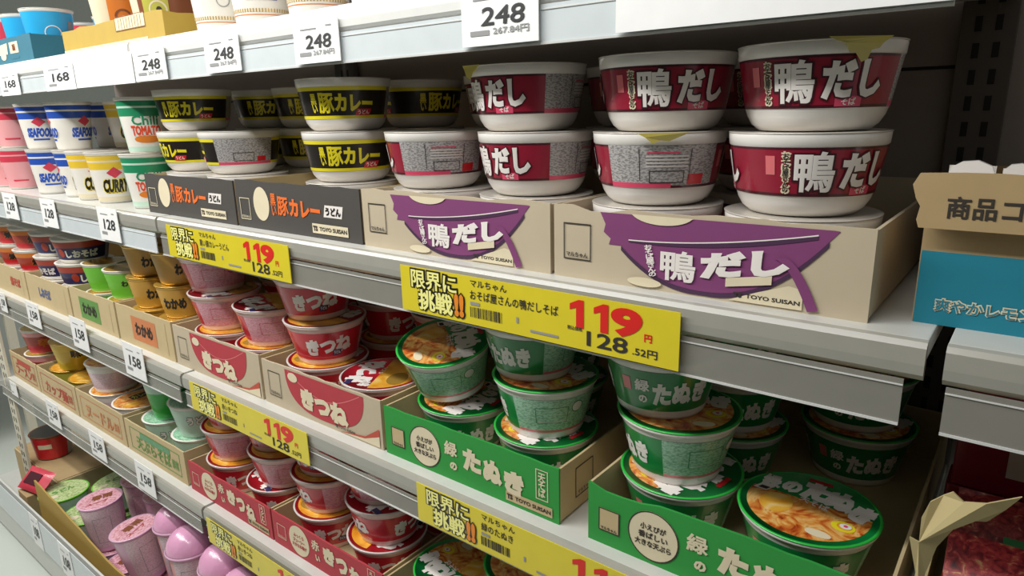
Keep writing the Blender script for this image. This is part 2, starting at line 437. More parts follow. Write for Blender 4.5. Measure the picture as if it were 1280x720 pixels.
def noodle_cup(kind):
    top, word, wm = dict(sea=(M['seablue'], 'SEAFOOD', M['seablue']), cur=(M['currycup'], 'CURRY', M['black']), chi=(M['chili'], 'Chili', M['chili']), pink=(M['rose'], 'MILK', M['rose']))[kind]
    low = {'sea': M['cupwhite'], 'cur': M['cream'], 'chi': M['palegreen'], 'pink': M['pinkcup']}[kind]
    def mf(t, d):
        if t > .9: return top
        if .86 < t: return low
        if .7 < t: return M['deepblue'] if kind == 'sea' and t < .74 else top
        if t < .1: return low
        return M['pinkcup'] if kind == 'pink' else M['palegreen'] if kind == 'chi' and abs(d) > 70 else M['cupwhite']
    def art(g, R, h):
        for c in (0, R * RAD(125), R * RAD(-125)):
            if kind == 'chi':
                g.text('Chili', c, h * .62, .044, .018, M['chili'], 2, .025); g.outlined('TOMATO', c, h * .42, .052, .019, M['tomato'], M['white'], 2, .06)
                g.ell(c, h * .25, .024, .007, M['ocup'], 1)
            else:
                if kind != 'pink': g.poly([(c - .014, h * .63), (c, h * .51), (c + .014, h * .63), (c, h * .76)], M['rose'], 2)
                if kind == 'cur': g.outlined(word, c, h * .34, .050, .028, M['black'], M['yellow'], 2, .06, shear=.1)
                elif kind == 'sea': g.outlined(word, c, h * .37, .056, .022, wm, M['cupwhite'], 2, .07, shear=.1)
                g.rect(c, h * .20, .036, .004, wm if kind != 'cur' else M['brown'], 1)
    return cup(.1045, .047, .034, mf, art, M['clearlid'])

def dotted(*colors):
    pass

# ------------------------------------------------------------------ cartons
def jag(x0, x1, z, amp, n=14):
    return [(x0 + (x1 - x0) * i / n, z + (rnd.uniform(-amp, amp) if 0 < i < n else 0)) for i in range(n + 1)]

def carton(label, group, x0, y0, z, w, d, h, art, front=None, side=None, amp=.0012, side_art=None, notch=None, name='carton', drop=.006):
    """an opened case cut down to a tray; local x 0..w, y 0..d"""
    t = .003
    fm, sm = front or M['beige'], side or M['kraftlight']
    r = thing(name, label, 'carton', group, (x0, y0, z))
    top = jag(0, w, h, amp)
    if notch: top = [(x, zz - notch[2] if notch[0] < x < notch[1] else zz) for x, zz in top]
    fp = link('front_panel', prism_mesh('front_panel', [(0, 0), (w, 0)] + top[::-1], 0, t, fm), r)
    g1, g2 = G(), G(); art(g1, g2, w, h)
    if g1.it: link('front_print', g1.build('front_print', on_front), fp)
    if g2.it: link('lettering', g2.build('lettering', on_front), fp)
    for s in (0, 1):
        a, b = (0, t) if s == 0 else (w - t, w)
        pts = [(t, t), (d - t, t), (d - t, h - .001)] + [(d * (1 - i / 8), h - .001 + (rnd.uniform(-amp, 0) if 0 < i < 8 else 0)) for i in range(1, 8)] + [(t, h - .001)]
        sp = link('side_panel', prism_mesh('side_panel', pts, a, b, sm, 'x'), r)
        if s == 1 and side_art:
            g = G(); side_art(g, d, h); link('front_print', g.build('front_print', on_right(w)), sp)
    link('back_panel', box_mesh('back_panel', 0, w, d - t, d, 0, h, sm), r)
    link('bottom_panel', box_mesh('bottom_panel', t, w - t, t, d - t, 0, t, sm), r)
    return r

def badge(g1, g2, cx, cy, w, h, m=None, bg=None):
    m = m or M['ink']
    if bg: g1.rect(cx, cy, w, h, bg, 2)
    g1.frame(cx, cy, w, h, .0012, m, 3)
    g2.text('マルちゃん', cx, cy - h * .36, w * .78, h * .14, m, 4, .03)

def toyo(g1, g2, cx, cy, w, h, bg=None, slope=0):
    if bg: g1.rect(cx, cy, w, h, bg, 3)
    g2.text('TS', cx - w * .41, cy, w * .13, h * .55, M['ink'], 5, .06); g2.text('TOYO SUISAN', cx + w * .09, cy, w * .76, h * .42, M['ink'], 5, .03)

def art_duck(g1, g2, w, h):
    def arc(a, b, n=30, lo=.058, hi=.276, d=1.0):
        return [(lo + (hi - lo) * k / n, a + (b - a) * abs(2 * k / n - 1 + .03) ** 2.3 * d) for k in range(n + 1)]
    top = h - .0035
    low = [(x, min(y, top - .0004)) for x, y in arc(.006, .068)]
    low = [(.056, top - .0006), (.062, .060), (.060, .052), (.068, .046), (.066, .040)] + [q for q in low if q[0] > .078]
    g1.poly(low + [(.272, top)], M['purple'], 1)
    edge = [q for q in low[5:] if q[1] < top - .001]
    g1.band(edge, [(x, max(y - .0045, .002)) for x, y in edge], M['dkpurple'], 2)
    sw = [(.088 + .172 * k / 16, .046 + .0205 * (k / 16) ** 1.8) for k in range(17)]
    g1.band(sw, [(x, y - .0042 * math.sin(math.pi * min(1, (k + 2) / 19) * .75 + .12)) for k, (x, y) in enumerate(sw)], M['dkpurple'], 3)
    g1.band([(x, y + .0011) for x, y in sw], sw, M['white'], 3)
    g1.ell(.122, h, .032, .012, M['cream'], 5, clip=(.08, .2, .0, h - .0035))
    a = [(.235 + .030 * k / 10, .046 - .042 * (k / 10) ** 1.7) for k in range(11)]
    g1.band(a, [(x - .0085, y - .002) for x, y in a], M['purple'], 6)
    g1.band([(.190, .0028), (.215, .013), (.240, .022), (.252, .020)], [(.190, .0024), (.215, .0024), (.240, .0024), (.252, .0024)], M['cream'], 4)
    g1.ell(.106, .007, .018, .0045, M['cream'], 7); g1.poly([(.186, .014), (.226, .021), (.226, .029), (.186, .022)], M['cream'], 7)
    badge(g1, g2, .029, .039, .033, .038)
    g2.text('お\nそ\nば\n屋\nさ\nん\nの', .112, .029, .009, .031, M['white'], 7, .03, rot=12)
    g2.text('鴨', .140, .027, .035, .029, M['white'], 8, .022); g2.text('だし', .201, .036, .078, .024, M['white'], 8, .07, slope=.16)
    toyo(g1, g2, .222, .008, .060, .009)

def art_curry(g1, g2, w, h):
    g1.ell(.070, .040, .021, .026, M['cream'], 1); badge(g1, g2, .024, .030, .028, .034, M['cream'])
    g2.text('黒\nい', .103, .041, .014, .034, M['orange'], 2, .025); g2.text('豚', .127, .040, .028, .029, M['orange'], 2, .025); g2.text('カレー', .180, .039, .074, .026, M['orange'], 2, .055, slope=-.02)
    g1.rect(.246, .040, .040, .017, M['white'], 1, .25); g2.text('うどん', .246, .040, .034, .012, M['black'], 3, .05)
    toyo(g1, g2, .236, .014, .080, .014, M['cream'])

def art_case(kind):
    def f(g1, g2, w, h):
        green = kind == 'green'
        badge(g1, g2, .027, .032, .026, .028, M['ink'] if green else M['cream'], M['kraftlight'] if green else None)
        g1.ell(.080, .034, .0295, .0295, M['cream'], 1)
        if green: g1.ring(.080, .034, .0295, .0014, M['ink'], 2)
        g2.text('小えびが' if green else 'ふっくら', .080, .044, .030, .008, M['ink'] if green else M['cred'], 3, .03)
        g2.text('香ばしい' if green else 'ジューシー', .080, .034, .034, .008, M['ink'] if green else M['cred'], 3, .03)
        g2.text('大きな天ぷら' if green else '大きなお揚げ', .080, .024, .042, .008, M['ink'] if green else M['cred'], 3, .03)
        g2.text('緑' if green else '赤', .129, .046, .023, .021, M['cream'], 3, .03); g2.text('の' if green else 'い', .133, .022, .013, .012, M['cream'], 3, .06)
        b = 'たぬき' if green else 'きつね'
        for i, c in enumerate(b): g2.text(c, .166 + .034 * i, .040 - .004 * i, .031, .032, M['cream'], 3, .075)
        g1.frame(.276, .044, .018, .040, .0012, M['cream'], 2); g2.text('天\nそ\nば' if green else 'う\nど\nん', .276, .044, .011, .032, M['cream'], 3, .03)
        toyo(g1, g2, .256, .012, .070, .013, M['kraftlight'])
    return f

def art_pale_kitsune(g1, g2, w, h):
    badge(g1, g2, .034, .040, .034, .044)
    D = [(.165 + .098 * math.copysign(abs(math.cos(t)) ** .75, math.cos(t)), h - .0035 - (h - .012) * math.sin(t) ** .8) for t in [math.pi * k / 40 for k in range(41)]]
    g1.poly(D, M['cred'], 1)
    A = [(.075 + .18 * k / 20, h - .0045 - .030 * math.sin(math.pi * k / 20)) for k in range(21)]
    g1.band(A, [(x, y - .0015) for x, y in A], M['pinksq'], 2)
    g1.ell(.088, .064, .013, .008, M['cream'], 4)
    g2.text('きつね', .166, .033, .118, .036, M['cream'], 5, .08, slope=-.05)
    g1.poly([(.20, .003), (w - .006, .003), (w - .006, .032), (.262, .012)], M['redprint'], 3); g1.poly([(.205, .003), (w - .006, .003), (w - .006, .020), (.26, .008)], M['cream'], 4)
    toyo(g1, g2, .215, .010, .05, .010)

def art_side_logo(g, d, h):
    g.frame(.055, .038, .040, .040, .0014, M['ink'], 1); g.text('マルちゃん', .055, .024, .03, .005, M['ink'], 2, .02)
    g.frame(.30, .044, .14, .040, .0012, M['ink'], 1)

def art_panel(word, panel, ink, px=.14, pw=.11, second=None):
    def f(g1, g2, w, h):
        if panel: g1.rect(w * px / .28, h * .5, pw, h * .62, panel, 1, .0)
        g2.text(word, w * px / .28, h * .5, pw * .72, h * .34, ink, 3, .05)
        if second: g1.rect(w * .80, h * .45, .05, h * .5, second, 1); g2.text('麺', w * .80, h * .45, .02, h * .3, M['ink'], 3, .03)
        g1.rect(w * .9, h * .5, .0012, h * .8, M['kraft'], 1)
    return f

def art_frame(word, ink, top=None):
    def f(g1, g2, w, h):
        g1.frame(w * .5, h * .5, w * .84, h * .68, .002, ink, 1)
        if top: g1.rect(w * .52, h * .72, w * .5, h * .18, top, 2)
        g2.text(word, w * .48, h * .45, w * .58, h * .42, ink, 3, .02); g2.text('即席', w * .84, h * .45, w * .1, h * .30, ink, 3, .02)
    return f

# ------------------------------------------------------------------ setting
floor = thing('floor', 'pale grey-green shop floor', 'floor', kind='structure', data=box_mesh('floor', -9, 4, -6, 4, -1.10, -1.02, M['floor']))
wo = thing('wall_blocker', 'unseen dark shelf backs across the aisle, added to block ambient light', 'wall', kind='structure', data=box_mesh('wall_blocker', -9, 4, -2.35, -2.25, -1.02, 1.15, M['post']))  # out of view; added to keep ambient light out of the shelf interiors
wl = thing('wall_left', 'pale far wall beyond the aisle end', 'wall', kind='structure', data=box_mesh('wall_left', -9.1, -9, -6, 4, -1.02, 2.4, M['wall']))

S = [.400, .103, -.200, -.490]            # shelf surfaces, top to bottom
B = [.335, .036, -.261, -.553]            # lower edges of their ticket strips
names = ['topmost', 'second', 'third', 'fourth']
def shelf(label, x0, x1, s, b, strip_x1=None, strip_x0=None, sm=None):
    r = thing('shelf', label, 'shelf', 'shelves of the gondola', (x0, 0, s))
    w = x1 - x0
    link('deck', box_mesh('deck', .0, w, .002, .440, -.016, 0, M['shelf'], .001), r)
    prof = [(.0019, 0), (-.003, -.001), (-.0062, -.005), (-.0066, -.018), (-.0055, -.026), (-.001, -.031), (.0019, -.031)]
    link('front_lip', prism_mesh('front_lip', prof, 0, w, M['lip_lit'] if s > .3 else M['lip'], 'x'), r)  # top lip gets a whiter colour to stand for the strong light on it
    a = 0.003 if strip_x0 is None else strip_x0 - x0; e = w - .012 if strip_x1 is None else strip_x1 - x0
    st = link('ticket_strip', box_mesh('ticket_strip', a, e, -.0050, -.0034, b - s, -.0315, sm or M['strip']), r, label='clear ticket strip')
    link('strip_edge', box_mesh('strip_edge', a, e, -.0062, -.0030, b - s - .002, b - s, M['bead']), st)
    link('strip_fold', box_mesh('strip_fold', a, e, -.0060, -.0051, -.0365, -.0355, M['bead']), st)
    return r
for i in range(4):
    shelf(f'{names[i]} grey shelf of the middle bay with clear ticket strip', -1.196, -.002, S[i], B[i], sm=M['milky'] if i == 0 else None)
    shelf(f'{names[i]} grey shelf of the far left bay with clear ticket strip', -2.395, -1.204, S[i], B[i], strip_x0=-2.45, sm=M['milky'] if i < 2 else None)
shelf('grey shelf under the teal carton in the right bay', .010, 1.2, S[1], B[1])
shelf('grey shelf under the maroon packs in the right bay', .010, 1.2, S[2], B[2])

def slots(z0, z1, xs, y, m, step=.030):
    V, F = [], []
    z = z0
    while z < z1:
        for x in xs:
            n = len(V); V += [(x - .0035, y, z), (x + .0035, y, z), (x + .0035, y, z + .017), (x - .0035, y, z + .017)]; F.append([n, n + 1, n + 2, n + 3])
        z += step
    return mesh_from('slot_column', V, F, m)
def upright(label, x, y, w, m, z1=.95, group=None, z0=-1.02):
    r = thing('shelf_upright', label, 'upright', group, (x, y, z0))
    link('post', box_mesh('post', -w / 2, w / 2, 0, .008, 0, z1 - z0, m, .001), r)
    link('slot_column', slots(.05, z1 - z0 - .08, (-.010, .010), -.0004, M['dark']), r)
upright('dark slotted steel upright between the middle and right bays', -.028, .4445, .056, M['post'])
upright('dark slotted steel upright behind the joint left of the black cartons', -1.20, .4445, .070, M['post'])
upright('cream slotted upright at the far left end of the shelving', -2.425, .004, .056, M['postw'], z0=-.9705)
for lb, x0, x1 in (('brown-grey back panel behind the maroon bowls', -1.1995, .0012), ('brown-grey back panel behind the small cups', -2.40, -1.1995), ('brown-grey back panel behind the teal carton', .0012, 1.2)):
    p = thing('back_panel', lb, 'panel', 'back panels of the shelving', (x0, .456, -1.02))
    link('sheet', box_mesh('sheet', 0, x1 - x0, 0, .008, 0, 2.05, M['back']), p)
    link('seam', box_mesh('seam', .02, x1 - x0 - .02, -.001, -.0002, 1.33, 1.334, M['dark']), p)

# bottom bin, reaching further out than the shelves above
r = thing('base_shelf', 'low base shelf with pale front rail on the floor', 'shelf', None, (-2.80, -.085, -1.02))
link('deck', box_mesh('deck', 0, 2.80, .004, .525, .03, .049, M['shelf']), r)
link('kick_plate', box_mesh('kick_plate', 0, 2.80, .03, .036, 0, .03, M['post']), r)
link('front_rail', prism_mesh('front_rail', [(.003, .05), (.0, .122), (-.005, .127), (-.005, .147), (-.001, .232), (.003, .234)], 0, 2.80, M['shelf'], 'x'), r)
link('ticket_strip', box_mesh('ticket_strip', 0, 2.80, -.0078, -.0062, .134, .226, M['milky']), r)

# ------------------------------------------------------------------ tags and cards
def tag(label, x, z0, z1, w, price, sub, y=-.0105, tilt=0):
    r = thing('price_tag', label, 'price tag', 'white price tags on the shelf edges', (x, y, z0), (0, RAD(tilt), 0))
    h = z1 - z0
    c = link('card', box_mesh('card', 0, w, 0, .0012, 0, h, M['tag']), r)
    g = G()
    if price: g.text(price, w * .56, h * .50, w * .56, h * .32, M['digit'], 2, .014, shear=.12, res=4)
    if sub: g.text(sub, w * .66, h * .24, w * .46, h * .13, M['greyink'], 2, .02)
    g.rect(w * .25, h * .22, w * .26, h * .09, M['greyink'], 1); g.rect(w * .35, h * .80, w * .36, h * .03, M['greyink'], 1); g.rect(w * .80, h * .84, w * .12, h * .03, M['greyink'], 1)
    link('lettering', g.build('lettering', on_front), c)
    return r
tag('white 168 tag on the top shelf edge under the teal carton', -1.86, .331, .380, .120, '168', None)
tag('white 168 tag on the top shelf edge below the orange cup', -1.585, .332, .382, .150, '168', None)
tag('white 248 tag on the top shelf edge below the ochre carton', -1.180, .334, .384, .110, '248', '267.84円')
tag('white 248 tag on the top shelf edge below the plain white cup', -.948, .336, .386, .093, '248', '267.84円')
tag('white 248 tag above the black bowl with yellow lettering', -.727, .336, .386, .090, '248', '267.84円')
tag('large white 248 tag above the upper maroon bowl with half-hidden lettering', -.440, .3365, .390, .096, '248', '267.84円')
tag('white 128 tag below the pink cups', -2.02, .039, .103, .095, '128', None)
tag('white 128 tag below the blue and white cups', -1.76, .040, .104, .088, '128', None)
tag('white 128 tag below the yellow topped cups', -1.445, .040, .106, .092, '128', None)
tag('white 158 tag cut by the picture edge above the red cup', -2.24, -.245, -.188, .05, '158', None)
tag('white 158 tag under the carton with blue-grey lettering', -2.02, -.245, -.180, .090, '158', None)
tag('white 158 tag under the carton with the green panel', -1.72, -.246, -.170, .090, '158', None)
tag('white 158 tag under the carton with the orange panel', -1.44, -.251, -.178, .094, '158', None)
tag('small white tag at the far end in front of the cream upright', -2.33, -.524, -.481, .055, None, None)
tag('white 158 tag above the red tub on the kraft box', -2.03, -.532, -.462, .088, '158', None)
tag('white 158 tag above the green lidded bowls', -1.745, -.538, -.470, .088, '158', None)
tag('white 158 tag under the carton with the green frame', -1.490, -.543, -.472, .088, '158', None)
tag('white 108 tag on the bottom rail at the far left', -2.075, -.888, -.788, .070, '108', None, y=-.0945)
tag('white 108 tag on the bottom rail nearer the pink cups', -1.865, -.890, -.792, .082, '108', None, y=-.0945)
t = thing('paper_strip', 'blank white paper strip on the top shelf edge at right', 'paper strip', None, (-.262, -.0105, .336), data=box_mesh('paper_strip', 0, .266, 0, .0012, 0, .064, M['tag']))
t = thing('paper_strip', 'blank white paper strip between the 168 and 248 tags at top left', 'paper strip', None, (-1.43, -.0105, .333), data=box_mesh('paper_strip', 0, .245, 0, .0012, 0, .050, M['tag']))

def sale_card(label, x, z0, name2, w=.365, h=.056, under='128.52円'):
    r = thing('sale_card', label, 'sale card', 'yellow sale cards on the shelf edges', (x, -.0110, z0))
    c = link('card', box_mesh('card', 0, w, 0, .0012, 0, h, M['card']), r)
    g = G()
    g.text('限界に', .056, h * .75, .074, h * .40, M['black'], 1, .11, grow=.004); g.text('限界に', .056, h * .75, .074, h * .40, M['hotyellow'], 3, .02)
    g.text('挑戦', .058, h * .31, .056, h * .46, M['black'], 2, .12, grow=.004); g.text('挑戦', .058, h * .31, .056, h * .46, M['hotyellow'], 4, .03)
    g.text('!!', .096, h * .35, .015, h * .50, M['black'], 2, .15, grow=.004); g.text('!!', .096, h * .35, .015, h * .50, M['flame'], 4, .06)
    link('headline', g.build('headline', on_front), c, label='pale headline outlined in black')
    k = .0100
    g = G(); g.text('マルちゃん', .140, h * .87, .052, h * .15, M['ink'], 1, .012); g.text(name2, .113 + k * len(name2) / 2, h * .63, k * len(name2), h * .20, M['ink'], 1, .012)
    link('product_name', g.build('product_name', on_front), c)
    g = G(); x_ = .113
    while x_ < .158:
        b = rnd.choice((.0006, .0010, .0016)); g.rect(x_, h * .27, b, h * .22, M['ink'], 1); x_ += b + rnd.choice((.0006, .001, .0014))
    g.rect(.120, h * .45, .014, h * .07, M['greyink'], 1); g.rect(.215, h * .14, .036, h * .05, M['greyink'], 1); g.rect(.180, h * .30, .003, h * .12, M['greyink'], 1)
    link('barcode', g.build('barcode', on_front), c)
    g = G(); g.text('9', .311, h * .66, .034, h * .52, M['priceRed'], 1, .05, res=5)
    for x_ in (.250, .278):
        g.poly([(x_ + .0045, h * .40), (x_ + .0135, h * .40), (x_ + .0135, h * .92), (x_ + .0075, h * .92), (x_ - .0030, h * .83), (x_ - .0030, h * .72), (x_ + .0045, h * .77)], M['priceRed'], 1)
    g.text('円', .334, h * .46, .008, h * .14, M['priceRed'], 1, .03)
    link('price', g.build('price', on_front), c, label='large red price digits')
    g = G(); g.text('税込価格', .253, h * .38, .018, h * .08, M['ink'], 1, .02); g.text('128', .290, h * .24, .046, h * .28, M['ink'], 1, .018, res=4); g.text('.52円', .331, h * .19, .026, h * .15, M['ink'], 1, .015)
    link('tax_price', g.build('tax_price', on_front), c)
    return r
sale_card('yellow 119 sale card below the black cartons', -1.155, .038, '黒い豚カレーうどん')
sale_card('large yellow 119 sale card below the purple cartons', -.556, .039, 'おそば屋さんの鴨だしそば')
sale_card('yellow 119 sale card below the pale red-printed cartons', -1.160, -.258, '赤いきつね')
sale_card('yellow 119 sale card below the green carton on the third shelf', -.553, -.257, '緑のたぬき')
sale_card('yellow 119 sale card below the red cartons', -1.178, -.555, '赤いきつね')

# ------------------------------------------------------------------ cartons on the shelves
GP = 'opened cartons used as display trays'
carton('rightmost purple-printed carton under the maroon bowls', GP, -.349, .02, S[1], .302, .42, .0755, art_duck, side=M['beige'], notch=(.03, .075, .005))
carton('second purple-printed carton from the right, beside a black carton', GP, -.656, .02, S[1], .302, .42, .0755, art_duck, side=M['beige'], amp=.002)
carton('black carton with orange lettering beside the purple carton', GP, -.965, .02, S[1], .304, .42, .0745, art_curry, M['charcoal'], M['kraftlight'])
carton('leftmost black carton with orange lettering, next to the small cups', GP, -1.278, .02, S[1], .306, .42, .072, art_curry, M['charcoal'], M['kraftlight'])
carton('green carton at the right of the third shelf, around the big green lid', GP, -.305, .02, S[2], .300, .42, .072, art_case('green'), M['cgreen'], notch=(.02, .07, .005))
carton('green carton left of the gap on the third shelf', GP, -.645, .02, S[2], .300, .42, .073, art_case('green'), M['cgreen'], side_art=art_side_logo)
carton('pale carton with red printing beside the green carton', GP, -.952, .02, S[2], .300, .42, .078, art_pale_kitsune, M['beige'])
carton('leftmost pale carton with red printing on the third shelf', GP, -1.262, .02, S[2], .302, .42, .082, art_pale_kitsune, M['beige'])
carton('leftmost red carton on the fourth shelf', GP, -1.290, .02, S[3], .302, .42, .066, art_case('red'), M['cred'])
carton('red carton on the fourth shelf, under the tall bowl stack', GP, -.982, .02, S[3], .302, .42, .066, art_case('red'), M['cred'])
carton('green carton low at the picture edge beside the red carton', GP, -.674, .02, S[3], .302, .42, .066, art_case('green'), M['cgreen'])
# left bay
carton('kraft carton with an orange panel beside the pale red carton', GP, -1.520, .02, S[2], .250, .40, .085, art_panel('わかめ', M['orangepanel'], M['ink']), M['kraftlight'])
carton('kraft carton with a green panel under the lime cups', GP, -1.780, .02, S[2], .250, .40, .085, art_panel('わかめ', M['greenprint'], M['ink'], .12), M['kraftlight'])
carton('kraft carton with blue-grey lettering under the dark blue bowls', GP, -2.085, .02, S[2], .295, .40, .080, art_panel('しおそば', None, M['bluish'], .12), M['kraftlight'])
carton('kraft carton cut by the picture edge under the red-brown bowls', GP, -2.394, .02, S[2], .300, .40, .080, art_panel('焼そば', None, M['redprint'], .2), M['kraftlight'])
carton('kraft carton with brick-red framed lettering at the far left of the fourth shelf', GP, -2.392, .02, S[3], .225, .40, .085, art_frame('ラーメン', M['redprint'], M['redprint']), M['kraftlight'])
carton('kraft carton with orange-red framed lettering under the golden cup', GP, -2.160, .02, S[3], .275, .40, .085, art_frame('カップ麺', M['redprint']), M['kraftlight'])
carton('kraft carton with faint red lettering under the pale pink bowl', GP, -1.878, .02, S[3], .280, .40, .085, art_frame('ヌードル', M['orangepanel']), M['kraftlight'])
carton('kraft carton with a green frame beside the leftmost red carton', GP, -1.590, .02, S[3], .285, .40, .080, art_frame('天ぷらそば', M['greenprint'], M['green']), M['kraftlight'])

# ------------------------------------------------------------------ bowls on the shelves
DUCK, CURRY, TANU, KITS = duck_bowl(), curry_bowl(), soup_bowl('green'), soup_bowl('red')
LV = .0722
def bowl(proto, x, y, shelf_i, level, rz, label, group, lid=0.0, tilt=(0, 0), dz=0.0):
    return place(proto, 'noodle_bowl', label, 'noodle bowl', group, (x, y, S[shelf_i] + .0036 + LV * level + dz), rz, tilt, lid)
def face(x, y): return math.degrees(math.atan2(.05 - x, .55 + y))
G1 = 'noodle bowls stacked on the purple and black cartons'
FY, BY = .100, .250
def duck(x, y, lv, o, lb): bowl(DUCK, x, y, 1, lv, face(x, y) + o, lb, G1)
def curry(x, y, lv, o, lb): bowl(CURRY, x, y, 1, lv, face(x, y) + o, lb, G1)
duck(-.126, FY, 0, 0, 'maroon bowl sunk in the rightmost purple carton under the right stack')
duck(-.126, FY, 1, 30, 'maroon bowl of the right stack, lower one, lettering turned to the right')
duck(-.122, FY, 2, 7, 'maroon bowl on top of the right stack, lettering facing out, yellow film on its rim')
duck(-.272, FY, 0, 0, 'maroon bowl sunk in the rightmost purple carton, under the left stack')
duck(-.272, FY, 1, -108, 'bowl showing its grey small print under a maroon bowl with big lettering')
duck(-.266, FY, 2, 13, 'maroon bowl standing on the bowl that shows grey small print, second stack from the right')
duck(-.430, FY, 0, 0, 'maroon bowl sunk in the second purple carton, right place')
duck(-.430, FY, 1, -46, 'maroon bowl, third stack from right, lower one, half lettering half small print')
duck(-.440, FY, 2, -43, 'maroon bowl topping the third stack from right, yellow film at its left rim')
duck(-.580, FY, 0, 0, 'maroon bowl sunk in the second purple carton, left place')
duck(-.592, FY, 1, -105, 'grey small print bowl standing alone, beside the black and yellow stack')
curry(-.772, FY, 0, 0, 'black bowl sunk in the right black carton')
curry(-.772, FY, 1, 0, 'black bowl with yellow lettering, lower one of the stack beside the grey bowl')
curry(-.775, FY, 2, -4, 'black bowl with yellow lettering, top of the stack beside the grey bowl')
curry(-1.055, FY, 0, 0, 'black bowl sunk in the leftmost black carton, right place')
curry(-1.070, FY, 1, -110, 'bowl with grey small print and pink edge on the leftmost black carton')
curry(-1.200, FY, 0, 0, 'black bowl sunk in the leftmost black carton, left place')
curry(-1.218, FY, 1, -60, 'bowl under the leftmost black and yellow bowl, partly hidden by a grey one')
curry(-1.212, FY, 2, -12, 'leftmost black bowl with yellow lettering, next to the green topped cups')
for x, o, nm in ((-.205, 10, 'between the two right stacks'), (-.374, 10, 'behind the gap left of the second stack'), (-.584, -30, 'behind the half lettered stack')):
    for lv, w in ((0, 'bottom'), (1, 'middle'), (2, 'top')):
        if not (lv == 0 and x == -.374): duck(x, BY, lv, o, f'{w} maroon bowl of the shaded rear stack {nm}')
for x, o, nm in ((-.768, 40, 'right of the tall black stack'), (-1.066, 5, 'left of the tall black stack'), (-1.2055, 5, 'behind the leftmost black bowl')):
    for lv, w in ((0, 'bottom'), (1, 'middle'), (2, 'top')):
        curry(x, BY, lv, o, f'{w} black bowl of the shaded rear stack {nm}')
# scraps of torn shrink film on the rims
def scrap(label, loc, rz, pts):
    n = len(pts); V = [(x, -.0012 + .003 * math.sin(x * 90), z) for x, z in pts] + [(x, -.0006 + .003 * math.sin(x * 90), z) for x, z in pts]
    F = [list(range(n)), list(range(2 * n - 1, n - 1, -1))] + [[i, i + n, (i + 1) % n + n, (i + 1) % n] for i in range(n)]
    thing('film_scrap', label, 'film scrap', 'scraps of torn yellow film', loc, (0, 0, RAD(rz)), mesh_from('film_scrap', V, F, M['wax']))
def rim_at(x, y, deg, r=.0715): return (x + r * math.sin(RAD(deg)), y - r * math.cos(RAD(deg)))
a = rim_at(-.122, FY, 38); scrap('torn yellow film hanging from the rim of the top right maroon bowl', (a[0], a[1], S[1] + .0036 + LV * 3 - .0005), 38, [(-.026, .0), (.026, .0), (.019, -.005), (.016, -.009), (.010, -.010), (.007, -.017), (.002, -.019), (-.004, -.012), (-.009, -.012), (-.013, -.005), (-.020, -.003)])
a = rim_at(-.440, FY, -22); scrap('torn yellow film at the left rim of the third top maroon bowl', (a[0], a[1], S[1] + .0036 + LV * 3 - .0005), -22, [(-.016, .0), (.013, .0), (.006, -.006), (.002, -.008), (-.003, -.015), (-.008, -.013), (-.012, -.005)])
a = rim_at(-.272, FY, 24); scrap('yellow film flap on the rim of the grey bowl under the second stack', (a[0], a[1], S[1] + .0036 + LV * 2 - .0008), 24, [(-.018, .0), (.030, .0), (.024, -.003), (.012, -.008), (.004, -.007), (-.003, -.010), (-.010, -.004)])

G2 = 'green lidded noodle bowls on the third and fourth shelves'
def tan(x, y, lv, o, lb, lid=0.0, tilt=(0, 0), s=2, dz=0.0): bowl(TANU, x, y, s, lv, face(x, y) + o, lb, G2, lid - face(x, y) - o, tilt, dz)
tan(-.096, FY + .006, 0, 0, 'green bowl in the right green carton with its whole noodle-picture lid showing', -2)
tan(-.234, FY + .006, 0, 0, 'green bowl in the right green carton, lid half covered by the stack on it', -100)
tan(-.240, FY + .006, 1, -75, 'middle green bowl of the right green stack, pale small print outward', 30)
tan(-.262, FY + .006, 2, 8, 'green bowl on top of the right green stack, lettering facing out')
tan(-.424, FY + .006, 0, 0, 'green bowl in the left green carton, right place, lid edge showing', -100)
tan(-.424, FY + .006, 1, -100, 'middle bowl of the left green stack showing pale green print')
tan(-.442, FY + .006, 2, -48, 'green bowl on top of the left green stack under the big yellow card')
tan(-.570, FY + .010, 0, 0, 'green bowl in the left green carton, left place, under the tilted bowl', -85)
tan(-.588, FY + .004, 1, -112, 'green bowl tipped forward showing its noodle-picture lid', -35, (13, 2), dz=.017)
for lv, w in ((0, 'bottom'), (1, 'middle'), (2, 'top')):
    tan(-.232, .262, lv, 10, f'{w} green bowl of the dark stack behind the right green stack')
    tan(-.500, .262, lv, 10, f'{w} green bowl of the dark stack behind the left green stack')
tan(-.100, .352, 0, 10, 'lower green bowl in the dark at the back right corner')
tan(-.105, .352, 1, 10, 'upper green bowl in the dark at the back right corner')

G3 = 'red noodle bowls on the third and fourth shelves'
def kit(x, y, lv, o, lb, lid=0.0, s=2): bowl(KITS, x, y, s, lv, face(x, y) + o, lb, G3, lid - face(x, y) - o)
kit(-.735, FY, 0, 0, 'red bowl lid with white brush lettering beside the tilted green bowl', 118)
kit(-.876, FY, 0, 0, 'red bowl under the two red bowls with white lettering, orange lid edge showing', 10)
kit(-.874, FY, 1, 2, 'red bowl with white lettering, second from the top on the third shelf')
kit(-.893, FY, 2, -2, 'red bowl with white lettering on top, just under the shelf strip')
kit(-1.035, FY, 0, 0, 'red bowl in the pale carton under a single pink-sided bowl', 20)
kit(-1.030, FY, 1, -112, 'single pink-sided bowl between the two tall red stacks on the third shelf', 160)
kit(-1.180, FY, 0, 0, 'red bowl at the foot of the leftmost pink-sided stack', 5)
kit(-1.192, FY, 1, -118, 'middle pink-sided bowl of the leftmost stack on the third shelf', 170)
